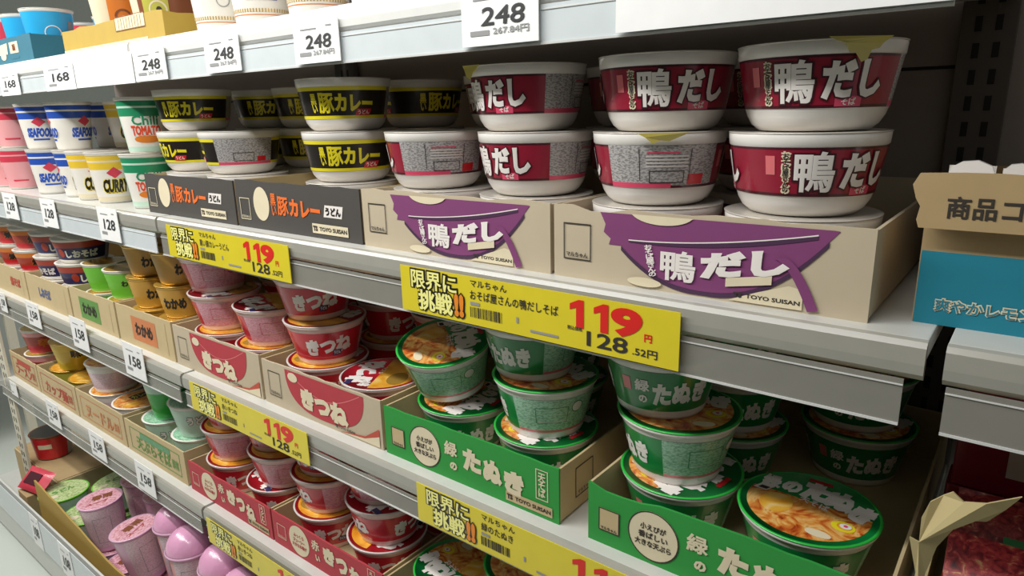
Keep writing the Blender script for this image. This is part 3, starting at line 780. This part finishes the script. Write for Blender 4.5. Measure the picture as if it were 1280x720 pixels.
kit(-1.214, FY, 2, -114, 'top pink-sided bowl of the leftmost stack under the yellow card', 0)
for x, nm in ((-.726, 'behind the white lettered lid'), (-.868, 'right behind the white lettered red stack'), (-1.035, 'behind the single pink-sided bowl'), (-1.185, 'behind the leftmost pink-sided stack')):
    for lv, w in ((0, 'bottom'), (1, 'upper')):
        kit(x, BY, lv, 25, f'{w} red bowl of the shaded pair {nm}')
# fourth shelf
kit(-1.216, FY, 0, 0, 'red bowl in the leftmost red carton with orange lid front, left place', 10, 3)
kit(-1.222, FY, 1, -110, 'pink-sided bowl in the middle of the fourth shelf leftmost stack', 10, 3)
kit(-1.216, FY, 2, -105, 'pink-sided bowl on top of the fourth shelf leftmost stack', 0, 3)
kit(-1.064, FY, 0, 0, 'red bowl in the leftmost red carton with white lettered lid front', 165, 3)
kit(-1.046, FY, 1, -105, 'pink-sided bowl on the white lettered lid, fourth shelf', 15, 3)
kit(-1.062, FY, 2, -108, 'pink-sided bowl on top of the second stack, behind the yellow card corner', 0, 3)
kit(-.908, FY, 0, 0, 'red bowl in the right red carton with orange lid front', 8, 3)
kit(-.906, FY, 1, -75, 'pink and red sided bowl in the middle of the third stack, fourth shelf', 10, 3)
kit(-.908, FY, 2, -40, 'red bowl on top of the third stack, seen partly through the clear strip', 0, 3)
kit(-.756, FY, 0, 0, 'red bowl in the right red carton with half orange half white lid', -80, 3)
kit(-.752, FY, 1, 46, 'dark red bowl standing on the half orange lid, fourth shelf', 170, 3)
kit(-.760, FY, 2, -105, 'pink-sided bowl on the dark red bowl, seen partly through the clear strip', 0, 3)
tan(-.594, FY, 0, 0, 'green lid at the bottom picture edge beside the red stacks', 175, s=3)
tan(-.446, FY, 0, 0, 'green bowl at the foot of the pair under the fourth yellow card', 0, s=3)
tan(-.446, FY, 1, -100, 'pale green sided bowl at the bottom picture edge under the yellow card', 0, s=3)
for x, nm in ((-1.21, 'leftmost pink stack'), (-1.067, 'second stack'), (-.90, 'third stack'), (-.756, 'dark red bowl')):
    for lv, w in ((0, 'bottom'), (1, 'upper')):
        kit(x, BY, lv, 25, f'{w} red bowl in the shade behind the {nm} of the fourth shelf', 0, 3)

# ------------------------------------------------------------------ cups in the left bay
CUPS = {k: noodle_cup(k) for k in ('sea', 'cur', 'chi', 'pink')}
G4 = 'tall noodle cups on the second shelf'
def ncup(k, x, y, lv, o, lb): place(CUPS[k], 'noodle_cup', lb, 'noodle cup', G4, (x, y, S[1] + .0008 + .1053 * lv), face(x, y) + o)
for lv, w in ((0, 'lower'), (1, 'upper')):
    ncup('pink', -2.200, .06, lv, 15, f'{w} pink cup cut by the picture edge')
    ncup('pink', -2.075, .06, lv, -10, f'{w} pink cup next to the blue and white cups')
    ncup('sea', -1.880 if lv else -1.862, .06, lv, -5, f'{w} blue and white cup beside the pink cups')
    ncup('sea', -1.722, .070, lv, 40, f'{w} blue and white cup at the right of its column')
ncup('sea', -1.765, .172, 0, 30, 'blue and white cup in the shade, lower of the rear pair')
ncup('sea', -1.765, .172, 1, 30, 'blue and white cup in the shade, upper of the rear pair')
ncup('cur', -1.620, .060, 0, 8, 'yellow topped cup on the shelf beside the blue cups')
ncup('cur', -1.515, .060, 0, 3, 'yellow topped cup on the shelf with its lettering turned left')
ncup('cur', -1.662, .170, 0, 8, 'rear yellow topped cup on the shelf in the shade')
ncup('cur', -1.662, .170, 1, 8, 'yellow topped cup stacked at the back beside the blue cups')
ncup('cur', -1.562, .175, 0, 3, 'yellow topped cup at the back, below the one behind the green cups')
ncup('cur', -1.562, .175, 1, 3, 'yellow topped cup stacked at the back next to the upper green cup')
ncup('chi', -1.350, .060, 0, 0, 'green topped cup on the shelf, half hidden by the black carton')
ncup('chi', -1.335, .062, 1, 0, 'green topped cup with red lettering stacked beside the black bowl')

def plain(*cols):
    """rows of ink from bottom to top with an info panel"""
    def mf(t, d): 
        for lim, m, im in cols:
            if t < lim: return im if 60 < d % 360 < 150 else m
        return cols[-1][1]
    return mf
WAK = cup(.070, .050, .037, plain((1.1, M['wakame'], M['redbowl'])), lambda g, R, h: [g.text('わかめ', c, h * .5, .046, .024, M['ink'], 2, .06) for c in (0, R * RAD(-130))] and g.rect(R * RAD(30), h * .5, .0, .0, M['red'], 1), M['gold'], body=M['gold'])
LIM = cup(.070, .050, .037, plain((1.1, M['lime'], M['brightgreen'])), lambda g, R, h: g.text('わかめ', 0, h * .6, .040, .014, M['ink'], 2, .05), M['gold'])
NAV = cup(.062, .066, .052, plain((.1, M['cupwhite'], M['lilac']), (.7, M['navy'], M['lilac']), (1.1, M['redbowl'], M['lilac'])), lambda g, R, h: [g.text('しおそば', c, h * .40, .074, .020, M['white'], 2, .06) for c in (0, R * RAD(-130))] and g.ell(R * RAD(-48), h * .45, .009, .011, M['redbowl'], 2), M['clearlid'], rows=(0, .1, .4, .7, 1))
RBO = cup(.062, .066, .052, plain((.3, M['red'], M['lilac']), (.75, M['redbowl'], M['lilac']), (1.1, M['ocup'], M['lilac'])), lambda g, R, h: g.outlined('焼そば', 0, h * .5, .07, .020, M['black'], M['ocup'], 2, .06), M['clearlid'], rows=(0, .3, .5, .75, 1))
G5 = 'small bowls and cups on the third shelf'
def c3(p, x, y, lv, o, lb, step=.0707, cat='noodle cup', nm='noodle_cup', s=2): place(p, nm, lb, cat, G5 if s == 2 else 'cups and bowls in the kraft cartons of the fourth shelf', (x, y, S[s] + .0038 + step * lv), face(x, y) + o, lid=rnd.uniform(-40, 40))
FL = .085
for lv, w in ((0, 'sunken'), (1, 'lower'), (2, 'upper')):
    c3(WAK, -1.338, FL, lv, -25 if lv < 2 else 20, f'{w} amber cup of the stack beside the pink-sided bowls')
    c3(WAK, -1.4625 if lv == 0 else -1.470, FL, lv, 10, f'{w} amber cup of the stack beside the lime cups')
for lv, w in ((0, 'sunken'), (1, 'upper')):
    c3(LIM, -1.592, FL, lv, 5, f'{w} lime green cup next to the amber cups')
    c3(LIM, -1.712, FL, lv, 25, f'{w} lime green cup next to the dark blue bowls')
for lv, w in ((0, 'sunken'), (1, 'middle'), (2, 'top')):
    c3(NAV, -1.862, .0945, lv, 20 if lv == 1 else -5, f'{w} dark blue bowl of the stack beside the lime cups', .0627, 'noodle bowl', 'noodle_bowl')
    c3(NAV, -2.012, .0945, lv, 10 if lv == 2 else -60, f'{w} dark blue bowl of the stack beside the red-brown bowls', .0627, 'noodle bowl', 'noodle_bowl')
    c3(RBO, -2.175, .0945, lv, 8, f'{w} red-brown bowl of the stack beside the dark blue bowls', .0627, 'noodle bowl', 'noodle_bowl')
    c3(RBO, -2.318, .0945, lv, -8, f'{w} red-brown bowl of the stack cut by the picture edge', .0627, 'noodle bowl', 'noodle_bowl')
# fourth shelf, left bay
RED4 = cup(.078, .060, .044, plain((.35, M['rose'], M['finepink']), (.8, M['redbowl'], M['finepink']), (1.1, M['pinkcup'], M['pinkcup'])), lambda g, R, h: g.outlined('辛口', 0, h * .5, .05, .03, M['ocup'], M['rose'], 2, .06), M['gold'], rows=(0, .35, .6, .8, 1))
YEL4 = cup(.086, .060, .044, plain((.75, M['yellowcup'], M['brown']), (1.1, M['currycup'], M['brown'])), lambda g, R, h: g.outlined('味噌', 0, h * .65, .045, .026, M['black'], M['yellow'], 2, .06), M['gold'], rows=(0, .35, .6, .75, 1), body=M['gold'])
PAL4 = cup(.078, .0640, .050, plain((.12, M['foam'], M['foam']), (.8, M['palepink'], M['palepink']), (1.1, M['foam'], M['foam'])), None, M['food'], rows=(0, .12, .5, .8, 1), lidart=lambda g, r: (g.rect(.01, .02, .05, .03, M['ink'], 1), g.text('カレー', .01, .02, .044, .022, M['olive'], 2, .05), g.ell(-.03, -.02, .02, .016, M['tofu'], 1)))
EME4 = cup(.098, .050, .034, plain((.75, M['emerald'], M['emerald']), (1.1, M['palegreen'], M['palegreen'])), None, M['palegreen'], rows=(0, .4, .75, 1), body=M['palegreen'])
FLAT = cup(.078, .058, .042, plain((1.1, M['palegreen'], M['finegreen'])), lambda g, R, h: g.outlined('うどん', 0, h * .6, .05, .022, M['white'], M['ink'], 2, .06), M['finegreen'])
GOL4 = cup(.078, .062, .046, plain((1.1, M['olive'], M['fine'])), None, M['tofu'], body=M['gold'])
def c4(p, x, y, lv, o, lb, step=.0787, cat='noodle cup', nm='noodle_cup', tilt=(0, 0)): c3(p, x, y, lv, o, lb, step, cat, nm, 3)
c4(RED4, -2.300, .095, 0, 0, 'red and pink cup sunk in the far left carton')
c4(RED4, -2.300, .095, 1, 5, 'red and pink cup on top at the far left of the fourth shelf')
c4(GOL4, -2.088, .095, 0, 0, 'gold lidded cup sunk under the golden cup')
c4(YEL4, -2.060, .095, 1, 10, 'golden yellow cup standing on the fourth shelf cartons')
c4(GOL4, -1.952, .095, 0, 0, 'gold lidded cup in the carton beside the golden cup')
c4(PAL4, -1.805, .095, 1, 0, 'pale pink small print bowl with white rim on the fourth shelf', .0788, 'noodle bowl', 'noodle_bowl')
c4(PAL4, -1.805, .095, 0, 0, 'bowl with orange picture lid sunk under the pale pink bowl', .0788, 'noodle bowl', 'noodle_bowl')
c4(PAL4, -1.671, .095, 0, 0, 'bowl with orange picture lid and green label in the carton', .0788, 'noodle bowl', 'noodle_bowl')
c4(FLAT, -1.522, .095, 0, 0, 'pale green lid under the tall emerald cup')
c4(EME4, -1.512, .095, 1, 0, 'tall emerald green cup standing on a pale green lid')
c4(FLAT, -1.378, .095, 0, 0, 'pale green lid beside the leftmost red carton')
c4(FLAT, -1.372, .095, 1, 0, 'pale cup with white lettering beside the pink-sided stack')

# ------------------------------------------------------------------ top shelf
G6 = 'cups on the top shelf'
def badge_art(g, R, h):
    g.ring(R * RAD(8), h * .55, .016, .002, M['white'], 2); g.rect(R * RAD(62), h * .72, .020, .020, M['greyink'], 1); g.rect(R * RAD(62), h * .32, .020, .040, M['cupwhite'], 1); g.rect(R * RAD(62), h * .32, .010, .034, M['greyink'], 2)
    g.text('麺', R * RAD(-52), h * .35, .024, .034, M['yellow'], 2, .05)
BLU = cup(.110, .052, .040, lambda t, d: M['greyink2'] if 80 < d < 170 else M['olive'] if -70 < d < -40 and t < .6 else M['cyan'], badge_art, M['clearlid'])
ORA = cup(.110, .050, .037, lambda t, d: M['cream'] if d < -35 else M['ocup'], lambda g, R, h: (g.ring(.0, h * .6, .015, .004, M['brown'], 2), g.ell(.006, h * .22, .012, .008, M['rose'], 2), g.text('味', .006, h * .22, .008, .008, M['white'], 3, .04)), M['clearlid'])
BRO = cup(.125, .070, .056, lambda t, d: M['cream'] if d < -52 else M['brown'] if t < .75 else M['redbowl'], lambda g, R, h: (g.rect(R * RAD(-22), h * .42, .045, .050, M['olive'], 1), g.ring(R * RAD(-18), h * .45, .016, .003, M['cream'], 2), g.ell(R * RAD(-16), h * .45, .005, .006, M['ink'], 3), g.text('豚骨', R * RAD(-25), h * .16, .05, .018, M['ink'], 2, .05)), M['clearlid'])
def tick_art(lbl):
    def f(g, R, h):
        g.rect(0, h * .13, 2 * math.pi * R * .98, .0012, M['ocup'], 1); g.rect(0, h * .19, 2 * math.pi * R * .98, .004, M['cream'], 1)
        for k in range(-30, 31): g.rect(k * .0045, h * .19, .0014, .005, M['gold'], 2)
        for c in (0, R * RAD(150)):
            if lbl: g.rect(c, h * .40, .046, .014, M['seablue'], 2); g.text('CUP', c, h * .40, .030, .009, M['white'], 3, .05); g.rect(c, h * .58, .05, .02, M['rose'], 1); g.rect(c, h * .72, .05, .02, M['ocup'], 1)
            else: g.ring(c, h * .45, .010, .0014, M['greyink'], 2)
    return f
WHT = cup(.110, .050, .038, lambda t, d: M['cupwhite'], tick_art(True), M['clearlid'])
PLW = cup(.110, .050, .038, lambda t, d: M['cupwhite'], tick_art(False), M['clearlid'])
REDC = cup(.110, .050, .038, plain((.5, M['redbowl'], M['fine']), (1.1, M['rose'], M['fine'])), lambda g, R, h: g.text('担々', 0, h * .5, .04, .02, M['yellow'], 2, .05), M['clearlid'])
def c1(p, x, y, o, lb, dz=.0006): place(p, 'noodle_cup', lb, 'noodle cup', G6, (x, y, S[0] + dz), face(x, y) + o)
c1(BLU, -1.905, .082, 5, 'blue cup in the teal carton, middle one, with yellow printing', .0042)
c1(BLU, -1.778, .082, 0, 'blue cup in the teal carton nearest the orange cup', .0042)
c1(REDC, -2.030, .082, 5, 'red cup at the left picture edge in the teal carton', .0042)
c1(ORA, -1.463, .10, 12, 'orange cup in the ochre carton beside the blue cups', .0042)
c1(BRO, -1.275, .112, 0, 'wide brown cup with an olive square in the ochre carton', .0042)
c1(PLW, -1.035, .075, 5, 'plain white cup with a grey ring next to the ochre carton')
c1(WHT, -.920, .075, 0, 'white cup with a blue label beside the plain white cup')
c1(WHT, -.785, .075, 0, 'white cup with a blue label, cut by the picture top')
c1(WHT, -.650, .075, 100, 'white cup at the right end of the top shelf row')
for k, (x, p, nm) in enumerate(((-1.98, REDC, 'left'), (-1.80, BLU, 'middle'), (-1.64, REDC, 'right'))):
    place(p, 'noodle_cup', f'cup in the second row behind the blue cups, {nm} one', 'noodle cup', G6, (x, .24, S[0] + .0042 if k < 2 else S[0] + .0006), 40)
def art_teal(g1, g2, w, h):
    g1.poly([(.14, .024), (.23, .024), (.235, .048), (.15, .044)], M['cream'], 1); g1.rect(.275, .036, .055, .024, M['cream'], 1); g1.ell(.20, .020, .018, .008, M['cream'], 2)
    g2.text('麺', .275, .036, .02, .015, M['brown'], 3, .03); g1.rect(.275, .014, .05, .004, M['dkteal'], 1)
carton('teal carton holding the blue cups on the top shelf', GP, -2.03 - .07, .02, S[0], .385, .17, .058, art_teal, M['dkteal'], M['dkteal'])
def art_ochre(g1, g2, w, h):
    g1.rect(.30, .036, .11, .020, M['cream'], 1); g1.frame(.30, .036, .114, .024, .001, M['brown'], 2); g1.rect(.18, .006, .36, .004, M['cream'], 1)
    for k in range(9): g1.rect(.258 + k * .0105, .036, .0012, .018, M['gold'], 3)
carton('ochre carton holding the orange and brown cups on the top shelf', GP, -1.535, .018, S[0], .42, .20, .044, art_ochre, M['ochre'], M['ochre'], amp=.003)

# ------------------------------------------------------------------ bottom bin
def pink_art(g, R, h):
    g.frame(-.012, h * .5, .040, h * .6, .001, M['greyink'], 1); g.text('麺', R * RAD(80), h * .45, .024, .03, M['brown'], 2, .05)
def pink_lid(g, r): g.text('春雨', .004, .010, .050, .026, M['brown'], 2, .04, rot=8); g.text('スープ', -.004, -.020, .052, .014, M['redbowl'], 2, .03, rot=8)
def lime_lid(g, r): g.text('うどん', 0, .006, .060, .022, M['greenprint'], 2, .05, rot=5); g.ell(-.03, -.02, .012, .010, M['cream'], 1)
PNK = cup(.135, .0530, .041, lambda t, d: M['magenta'] if t < .2 or d > 45 or d < -70 else M['palepink'], pink_art, M['pinklid'], body=M['magenta'], lidart=pink_lid)
LMB = cup(.085, .0650, .048, plain((1.1, M['palegreen'], M['finegreen'])), None, M['limelid'], body=M['lime'], lidart=lime_lid)
def dome_cup():
    base = cup(.130, .046, .035, lambda t, d: M['palepink'] if abs(d) < 70 else M['pinkcup'], pink_art, M['magenta'], body=M['magenta'])
    d = lathe('dome_lid', [(.0482, .131), (.0490, .134)] + [(.0490 * math.cos(a), .134 + .048 * math.sin(a)) for a in [k * math.pi / 20 for k in range(1, 10)]] + [(0, .182)], M['dome'], 44)
    ring = lathe('rim_ring', [(.0485, .1305), (.0512, .1310), (.0518, .1340), (.0494, .1356)], M['magenta'], 44)
    return base[:2] + [('dome_lid', d, 'glossy pink dome', [('rim_ring', ring, None, [])])]
DOM = dome_cup()
G7 = 'pink and green cups heaped in the bottom bin'
DK = -.9705
def c5(p, x, y, z, o, lb, tilt=(0, 0), nm='noodle_cup', cat='noodle cup'): place(p, nm, lb, cat, G7, (x, y, z), face(x, y) + o, tilt, lid=rnd.uniform(-30, 30))
c5(PNK, -1.800, .008, DK, 0, 'pink cup at the bottom of the bin under the tall upright pink cup')
c5(PNK, -1.800, .010, DK + .1390, 5, 'tall pink cup standing clear at the left of the bin heap', (3, -2))
c5(PNK, -1.578, .008, DK, 0, 'pink cup at the bottom of the bin under the tilted pink cup')
c5(PNK, -1.578, .012, DK + .1445, 40, 'tilted pink cup with white and dark red printed lid', (7, -5))
c5(PNK, -1.689, .004, DK, 10, 'low pink cup between the two taller pink cups, only its lid showing')
for x, y, a, b, t in ((-2.055, .142, 'lower green lidded bowl under the tipped green lid', 'green rimmed bowl tipped forward beside the kraft box', (7, -6)), (-2.140, .016, 'green bowl at the bottom beneath the pale green lid by the bin board', 'pale green lidded bowl against the bin board', (0, 0)),
                      (-1.955, .014, 'green bowl at the bottom just left of the tall pink cup', 'green lidded bowl half hidden by the tall pink cup', (0, 0))):
    c5(LMB, x, y, DK, 0, a, (0, 0), 'noodle_bowl', 'noodle bowl'); c5(LMB, x, y, DK + (.0855 if t == (0, 0) else .094), 0, b, t, 'noodle_bowl', 'noodle bowl')
c5(PNK, -1.835, .124, DK, 0, 'rear pink cup at the bottom behind the tall pink cup')
c5(PNK, -1.835, .124, DK + .1355, 0, 'upper rear pink cup in the shade under the shelf strip')
c5(PNK, -1.700, .124, DK, 30, 'rear pink cup at the bottom behind the tilted pink cup')
c5(PNK, -1.700, .124, DK + .1355, 30, 'upper rear pink cup just left of the pink domes')
for i, (x, y, lv, lb) in enumerate(((-1.462, .045, 1, 'pink domed cup nearest the pink cups'), (-1.345, .018, 1, 'big pink domed cup in front, below the yellow card'), (-1.462, .045, 0, 'lower pink domed cup beneath the left dome'),
                                    (-1.345, .018, 0, 'lower pink domed cup beneath the front dome'), (-1.390, .150, 0, 'rear pink domed cup low between the two domes'), (-1.390, .150, 1, 'rear pink domed cup between the two domes'),
                                    (-1.225, .030, 0, 'pink domed cup right of the front dome, lower'), (-1.225, .030, 1, 'pink domed cup right of the front dome, upper'),
                                    (-1.110, .010, 0, 'pink domed cup at the bottom picture edge, lower'), (-1.110, .010, 1, 'pink domed cup at the bottom picture edge, upper'))):
    c5(DOM, x, y, DK + (.1826 if lv else 0), 10 * i, lb)
r = thing('bin_board', 'ochre cardboard board along the front of the bottom bin', 'cardboard board', None, (-2.090, -.062, DK))
pts = [(0, 0), (2.04, 0)] + [(2.04 * (1 - i / 40), max(.200, .262 - .13 * 2.04 * (1 - i / 40)) + rnd.uniform(-.003, .003)) for i in range(0, 41)]
link('board_sheet', prism_mesh('board_sheet', pts, 0, .004, M['dullochre']), r)
link('folded_edge', prism_mesh('folded_edge', [(0, .0), (2.04, .0), (2.04, .010), (0, .010)], .004, .010, M['kraft']), r)
r = thing('kraft_box', 'plain kraft box in the bottom bin under the red tub', 'box', None, (-2.60, .022, DK))
link('box_body', box_mesh('box_body', 0, .385, 0, .30, 0, .166, M['kraftlight'], .002), r)
link('top_flap', box_mesh('top_flap', .004, .381, .004, .148, .1665, .1685, M['kraft']), r); link('top_flap', box_mesh('top_flap', .004, .381, .152, .296, .1665, .1685, M['kraft']), r)
TUB = cup(.085, .060, .050, plain((1.1, M['red'], M['fine'])), lambda g, R, h: g.rect(-.01, h * .62, .04, .016, M['cream'], 1), M['black'], body=M['brown'])
place(TUB, 'noodle_cup', 'red tub with dark lid on the kraft box', 'noodle cup', None, (-2.43, .090, DK + .1692), 60)
def pillow(name, w, h, d, m, n=10):
    VV, FF = [], []
    for s in (1, -1):
        for j in range(n + 1):
            for i in range(n + 1):
                u, v = i / n * 2 - 1, j / n * 2 - 1
                VV.append((u * w / 2, s * d / 2 * (1 - u ** 4) * (1 - v ** 4) + rnd.uniform(-1, 1) * d * .03, v * h / 2))
    o = (n + 1) ** 2
    for j in range(n):
        for i in range(n):
            a = j * (n + 1) + i; FF += [[a, a + 1, a + n + 2, a + n + 1], [o + a, o + a + n + 1, o + a + n + 2, o + a + 1]]
    return mesh_from(name, VV, FF, m, None, True)
r = thing('red_packet', 'small red packet leaning at the left end of the bin', 'packet', None, (-2.232, -.022, DK + .192), (RAD(-50), 0, RAD(12)))
link('pouch_film', pillow('pouch_film', .12, .07, .026, M['rose']), r); link('label_print', box_mesh('label_print', -.03, .03, -.0142, -.0130, -.018, .018, M['dkmaroon']), r)
thing('carton_block', 'small kraft block under the red packet in the bin corner', 'box', None, data=box_mesh('carton_block', -2.29, -2.215, -.06, .015, DK, DK + .158, M['kraft'], .002))

# ------------------------------------------------------------------ right bay
r = thing('carton', 'teal and kraft carton with black lettering at the right', 'carton', GP, (-.020, .046, S[1]))
tw, td, th = .36, .30, .092
link('front_panel', box_mesh('front_panel', 0, tw, 0, .003, 0, th, M['kraft']), r)
fp = link('teal_print', box_mesh('teal_print', .0008, tw, -.0006, -.0001, 0, .058, M['teal']), r, label='teal printed lower front')
g = G(); g.text('爽やかレモン', .0455, .0165, .064, .0115, M['cream'], 4, .09); g.text('爽やかレモン', .0455, .0165, .0625, .0100, M['teal'], 6, .012)
link('lettering', g.build('lettering', on_front), fp, label='cream outlined lettering')
fl = [(-.004, .084), (-.002, .078), (tw, .078)] + [(tw - i * tw / 16, .119 + rnd.uniform(-.0008, .0008)) for i in range(0, 16)] + [(-.005, .1185), (-.009, .110), (-.006, .100), (-.0025, .094)]
ff = link('front_flap', prism_mesh('front_flap', fl, -.016, -.013, M['kraft']), r, label='bent kraft flap with torn left edge')
g = G(); g.text('商品コード', .0535, .0945, .078, .0165, M['ink'], 1, .022); lt = link('lettering', g.build('lettering', lambda x, y, l: (x, -.0163 - l * LY, y)), ff, label='black lettering')
link('flap_fold', prism_mesh('flap_fold', [(-.0155, .0785), (0.0, .0925), (0.003, .0925), (-.0125, .0775)], .0, tw, M['kraft'], 'x'), r)
for a, b in ((0, .003), (tw - .003, tw)): link('side_panel', prism_mesh('side_panel', [(.003, 0), (td, 0), (td, .10)] + [(td - i * .0297, .098 + rnd.uniform(-.003, .003)) for i in range(1, 10)] + [(.003, .092)], a, b, M['kraft'], 'x'), r)
link('back_panel', box_mesh('back_panel', 0, tw, td, td + .003, 0, .10, M['kraft']), r); link('bottom_panel', box_mesh('bottom_panel', .003, tw - .003, .003, td, 0, .003, M['kraft']), r)
for k, (x, z, w, nm) in enumerate(((.024, .1215, .034, 'leftmost, above the torn flap corner'), (.052, .1200, .022, 'small middle one'), (.083, .1190, .036, 'right one at the picture edge'))):
    q = thing('white_pouch', f'white pouch poking out of the teal carton, {nm}', 'pouch', 'white pouches in the teal carton', (-.020 + x, .068, S[1] + .0035 + z / 2), (0, 0, RAD(2 * k)))
    link('pouch_film', pillow('pouch_film', w - .004, z - .006, .026, M['pouch']), q)
    P = [(-w * .46, z / 2 - .012), (w * .46, z / 2 - .012), (w * .36, z / 2 - .003), (w * .10, z / 2 + .001), (-w * .20, z / 2), (-w * .38, z / 2 - .004)]
    link('crimped_seal', prism_mesh('crimped_seal', P, -.0035, .0035, M['pouch']), q)

def art_none(g1, g2, w, h): g1.rect(w * .5, h * .4, w * .9, .01, M['kraft'], 1)
r = carton('low kraft carton with a torn side at the bottom right', GP, .012, .03, S[2], .30, .185, .060, art_none, M['kraft'], M['torn'])
# ragged flap rising from its left side
TV = [(.000, .0, .058), (.0035, .0, .095), (-.004, -.004, .128), (.003, -.004, .126), (.002, .0, .146), (.006, .004, .160), (.014, .010, .166), (.020, .004, .174), (.028, .0, .170), (.042, -.004, .176), (.062, -.006, .190), (.054, .002, .172), (.044, .004, .157), (.032, .006, .152), (.024, .008, .140), (.015, .004, .122), (.010, .002, .095), (.009, .0, .058)]
n = len(TV); VV = [(x, y, z) for x, y, z in TV] + [(x, y + .002, z) for x, y, z in TV]
FF = [list(range(n)), list(range(2 * n - 1, n - 1, -1))] + [[i, i + n, (i + 1) % n + n, (i + 1) % n] for i in range(n)]
link('torn_flap', mesh_from('torn_flap', VV, FF, M['torn']), r, (-.006, -.006, .0), label='ragged pale flap torn upward')
for k in range(2):
    q = thing('bean_pouch', ['dark red bean-print pouch lying nearest in the low carton', 'dark red bean-print pouch behind the nearest one'][k], 'pouch', 'bean-print pouches in the low carton', (.150, .098 + .070 * k, S[2] + .045 + .010 * k), (RAD(-50), 0, RAD(2)))
    link('pouch_film', pillow('pouch_film', .25, .11, .030, M['beans']), q); link('label_print', box_mesh('label_print', -.085, -.050, -.0160, -.0145, -.006, .010, M['green']), q); link('label_print', box_mesh('label_print', -.045, -.010, -.0160, -.0145, -.014, .002, M['palepanel']), q)
for k in range(3):
    q = thing('maroon_pack', ['maroon pack with pale panel, lowest of the pile behind the torn flap', 'maroon pack with pale panel, middle of the pile behind the torn flap', 'maroon pack, top of the pile under the right strip'][k], 'pack', 'maroon packs at the back of the right bay', (.010 + .004 * k, .232, S[2] + .001 + .078 * k))
    link('pack_body', box_mesh('pack_body', 0, .30, 0, .05, 0, .077, M['pack'], .002), q)
    link('pale_panel', box_mesh('pale_panel', .045, .20, -.0012, -.0002, .022, .056, M['palepanel']), q)

# ------------------------------------------------------------------ far end of the aisle
r = thing('display_rack', 'pale display rack beyond the end of the shelving', 'rack', None, (-4.1, -.25, -1.02))
for k in range(4): link('rack_shelf', box_mesh('rack_shelf', 0, .9, 0, .5, .25 + .3 * k, .27 + .3 * k, M['shelf']), r)
for x in (0, .87):
    for y in (0, .47): link('rack_post', box_mesh('rack_post', x, x + .03, y, y + .03, 0, 1.4, M['postw']), r)
for k, (x, z, w, h, m, lb) in enumerate(((.1, .271, .30, .20, M['bag'], 'yellow bag on the lowest tier of the far rack'), (.50, .271, .30, .22, M['bag'], 'yellow bag nearest on the lowest tier of the far rack'), (.10, .571, .30, .18, M['cupwhite'], 'white packet on the second tier of the far rack'), (.50, .571, .28, .2, M['palegreen'], 'pale green packet on the second tier of the far rack'), (.12, .871, .28, .2, M['chili'], 'green packet on the third tier of the far rack'), (.50, .871, .28, .2, M['cupwhite'], 'white packet on the third tier of the far rack'))):
    q = thing('packet', lb, 'packet', 'packets on the far rack', (-4.1 + x + w / 2, -.10, -1.02 + z + h / 2))
    link('pouch_film', pillow('pouch_film', w, h, .10, m), q); link('label_print', box_mesh('label_print', -w * .25, w * .25, -.0525, -.051, -h * .2, h * .2, M['cream']), q)

# ------------------------------------------------------------------ light
def area(name, loc, rot, sx, sy, e, col=(1, 1, 1)):
    l = bpy.data.lights.new(name, 'AREA'); l.shape = 'RECTANGLE'; l.size = sx; l.size_y = sy; l.energy = e; l.color = col
    o = bpy.data.objects.new(name, l); COL.objects.link(o); o.location = loc; o.rotation_euler = rot
area('canopy_tube_light', (-1.75, -.56, .88), (RAD(30), 0, 0), 3.4, .06, 27, (1, .985, .96))
area('aisle_tube_light', (-2.8, -1.25, 1.85), (RAD(24), 0, 0), 3.4, .20, 42, (1, .99, .95))
w = bpy.data.worlds.new('shop_ambient'); SC.world = w; w.use_nodes = True
w.node_tree.nodes['Background'].inputs[0].default_value = (.98, 1.0, .97, 1); w.node_tree.nodes['Background'].inputs[1].default_value = .24

# ------------------------------------------------------------------ camera
y, p, rr = RAD(38.4212), RAD(14.8257), RAD(-1.37584)
fw = Vector((-math.sin(y) * math.cos(p), math.cos(y) * math.cos(p), -math.sin(p))); rt = Vector((math.cos(y), math.sin(y), 0)); up = rt.cross(fw)
rt, up = math.cos(rr) * rt + math.sin(rr) * up, -math.sin(rr) * rt + math.cos(rr) * up
cd = bpy.data.cameras.new('camera'); cam = bpy.data.objects.new('camera', cd); COL.objects.link(cam)
mw = Matrix((rt, up, -fw)).transposed().to_4x4(); mw.translation = Vector((.04865, -.55474, .27409)); cam.matrix_world = mw
cd.sensor_width = 36; cd.lens = 841.726 / 1280 * 36; cd.clip_start = .02; cd.clip_end = 60
SC.camera = cam
vs = SC.view_settings; SC.display_settings.display_device = 'sRGB'
vs.view_transform = 'Standard'; vs.look = 'None'; vs.gamma = 1; vs.use_curve_mapping = False; vs.exposure = .0
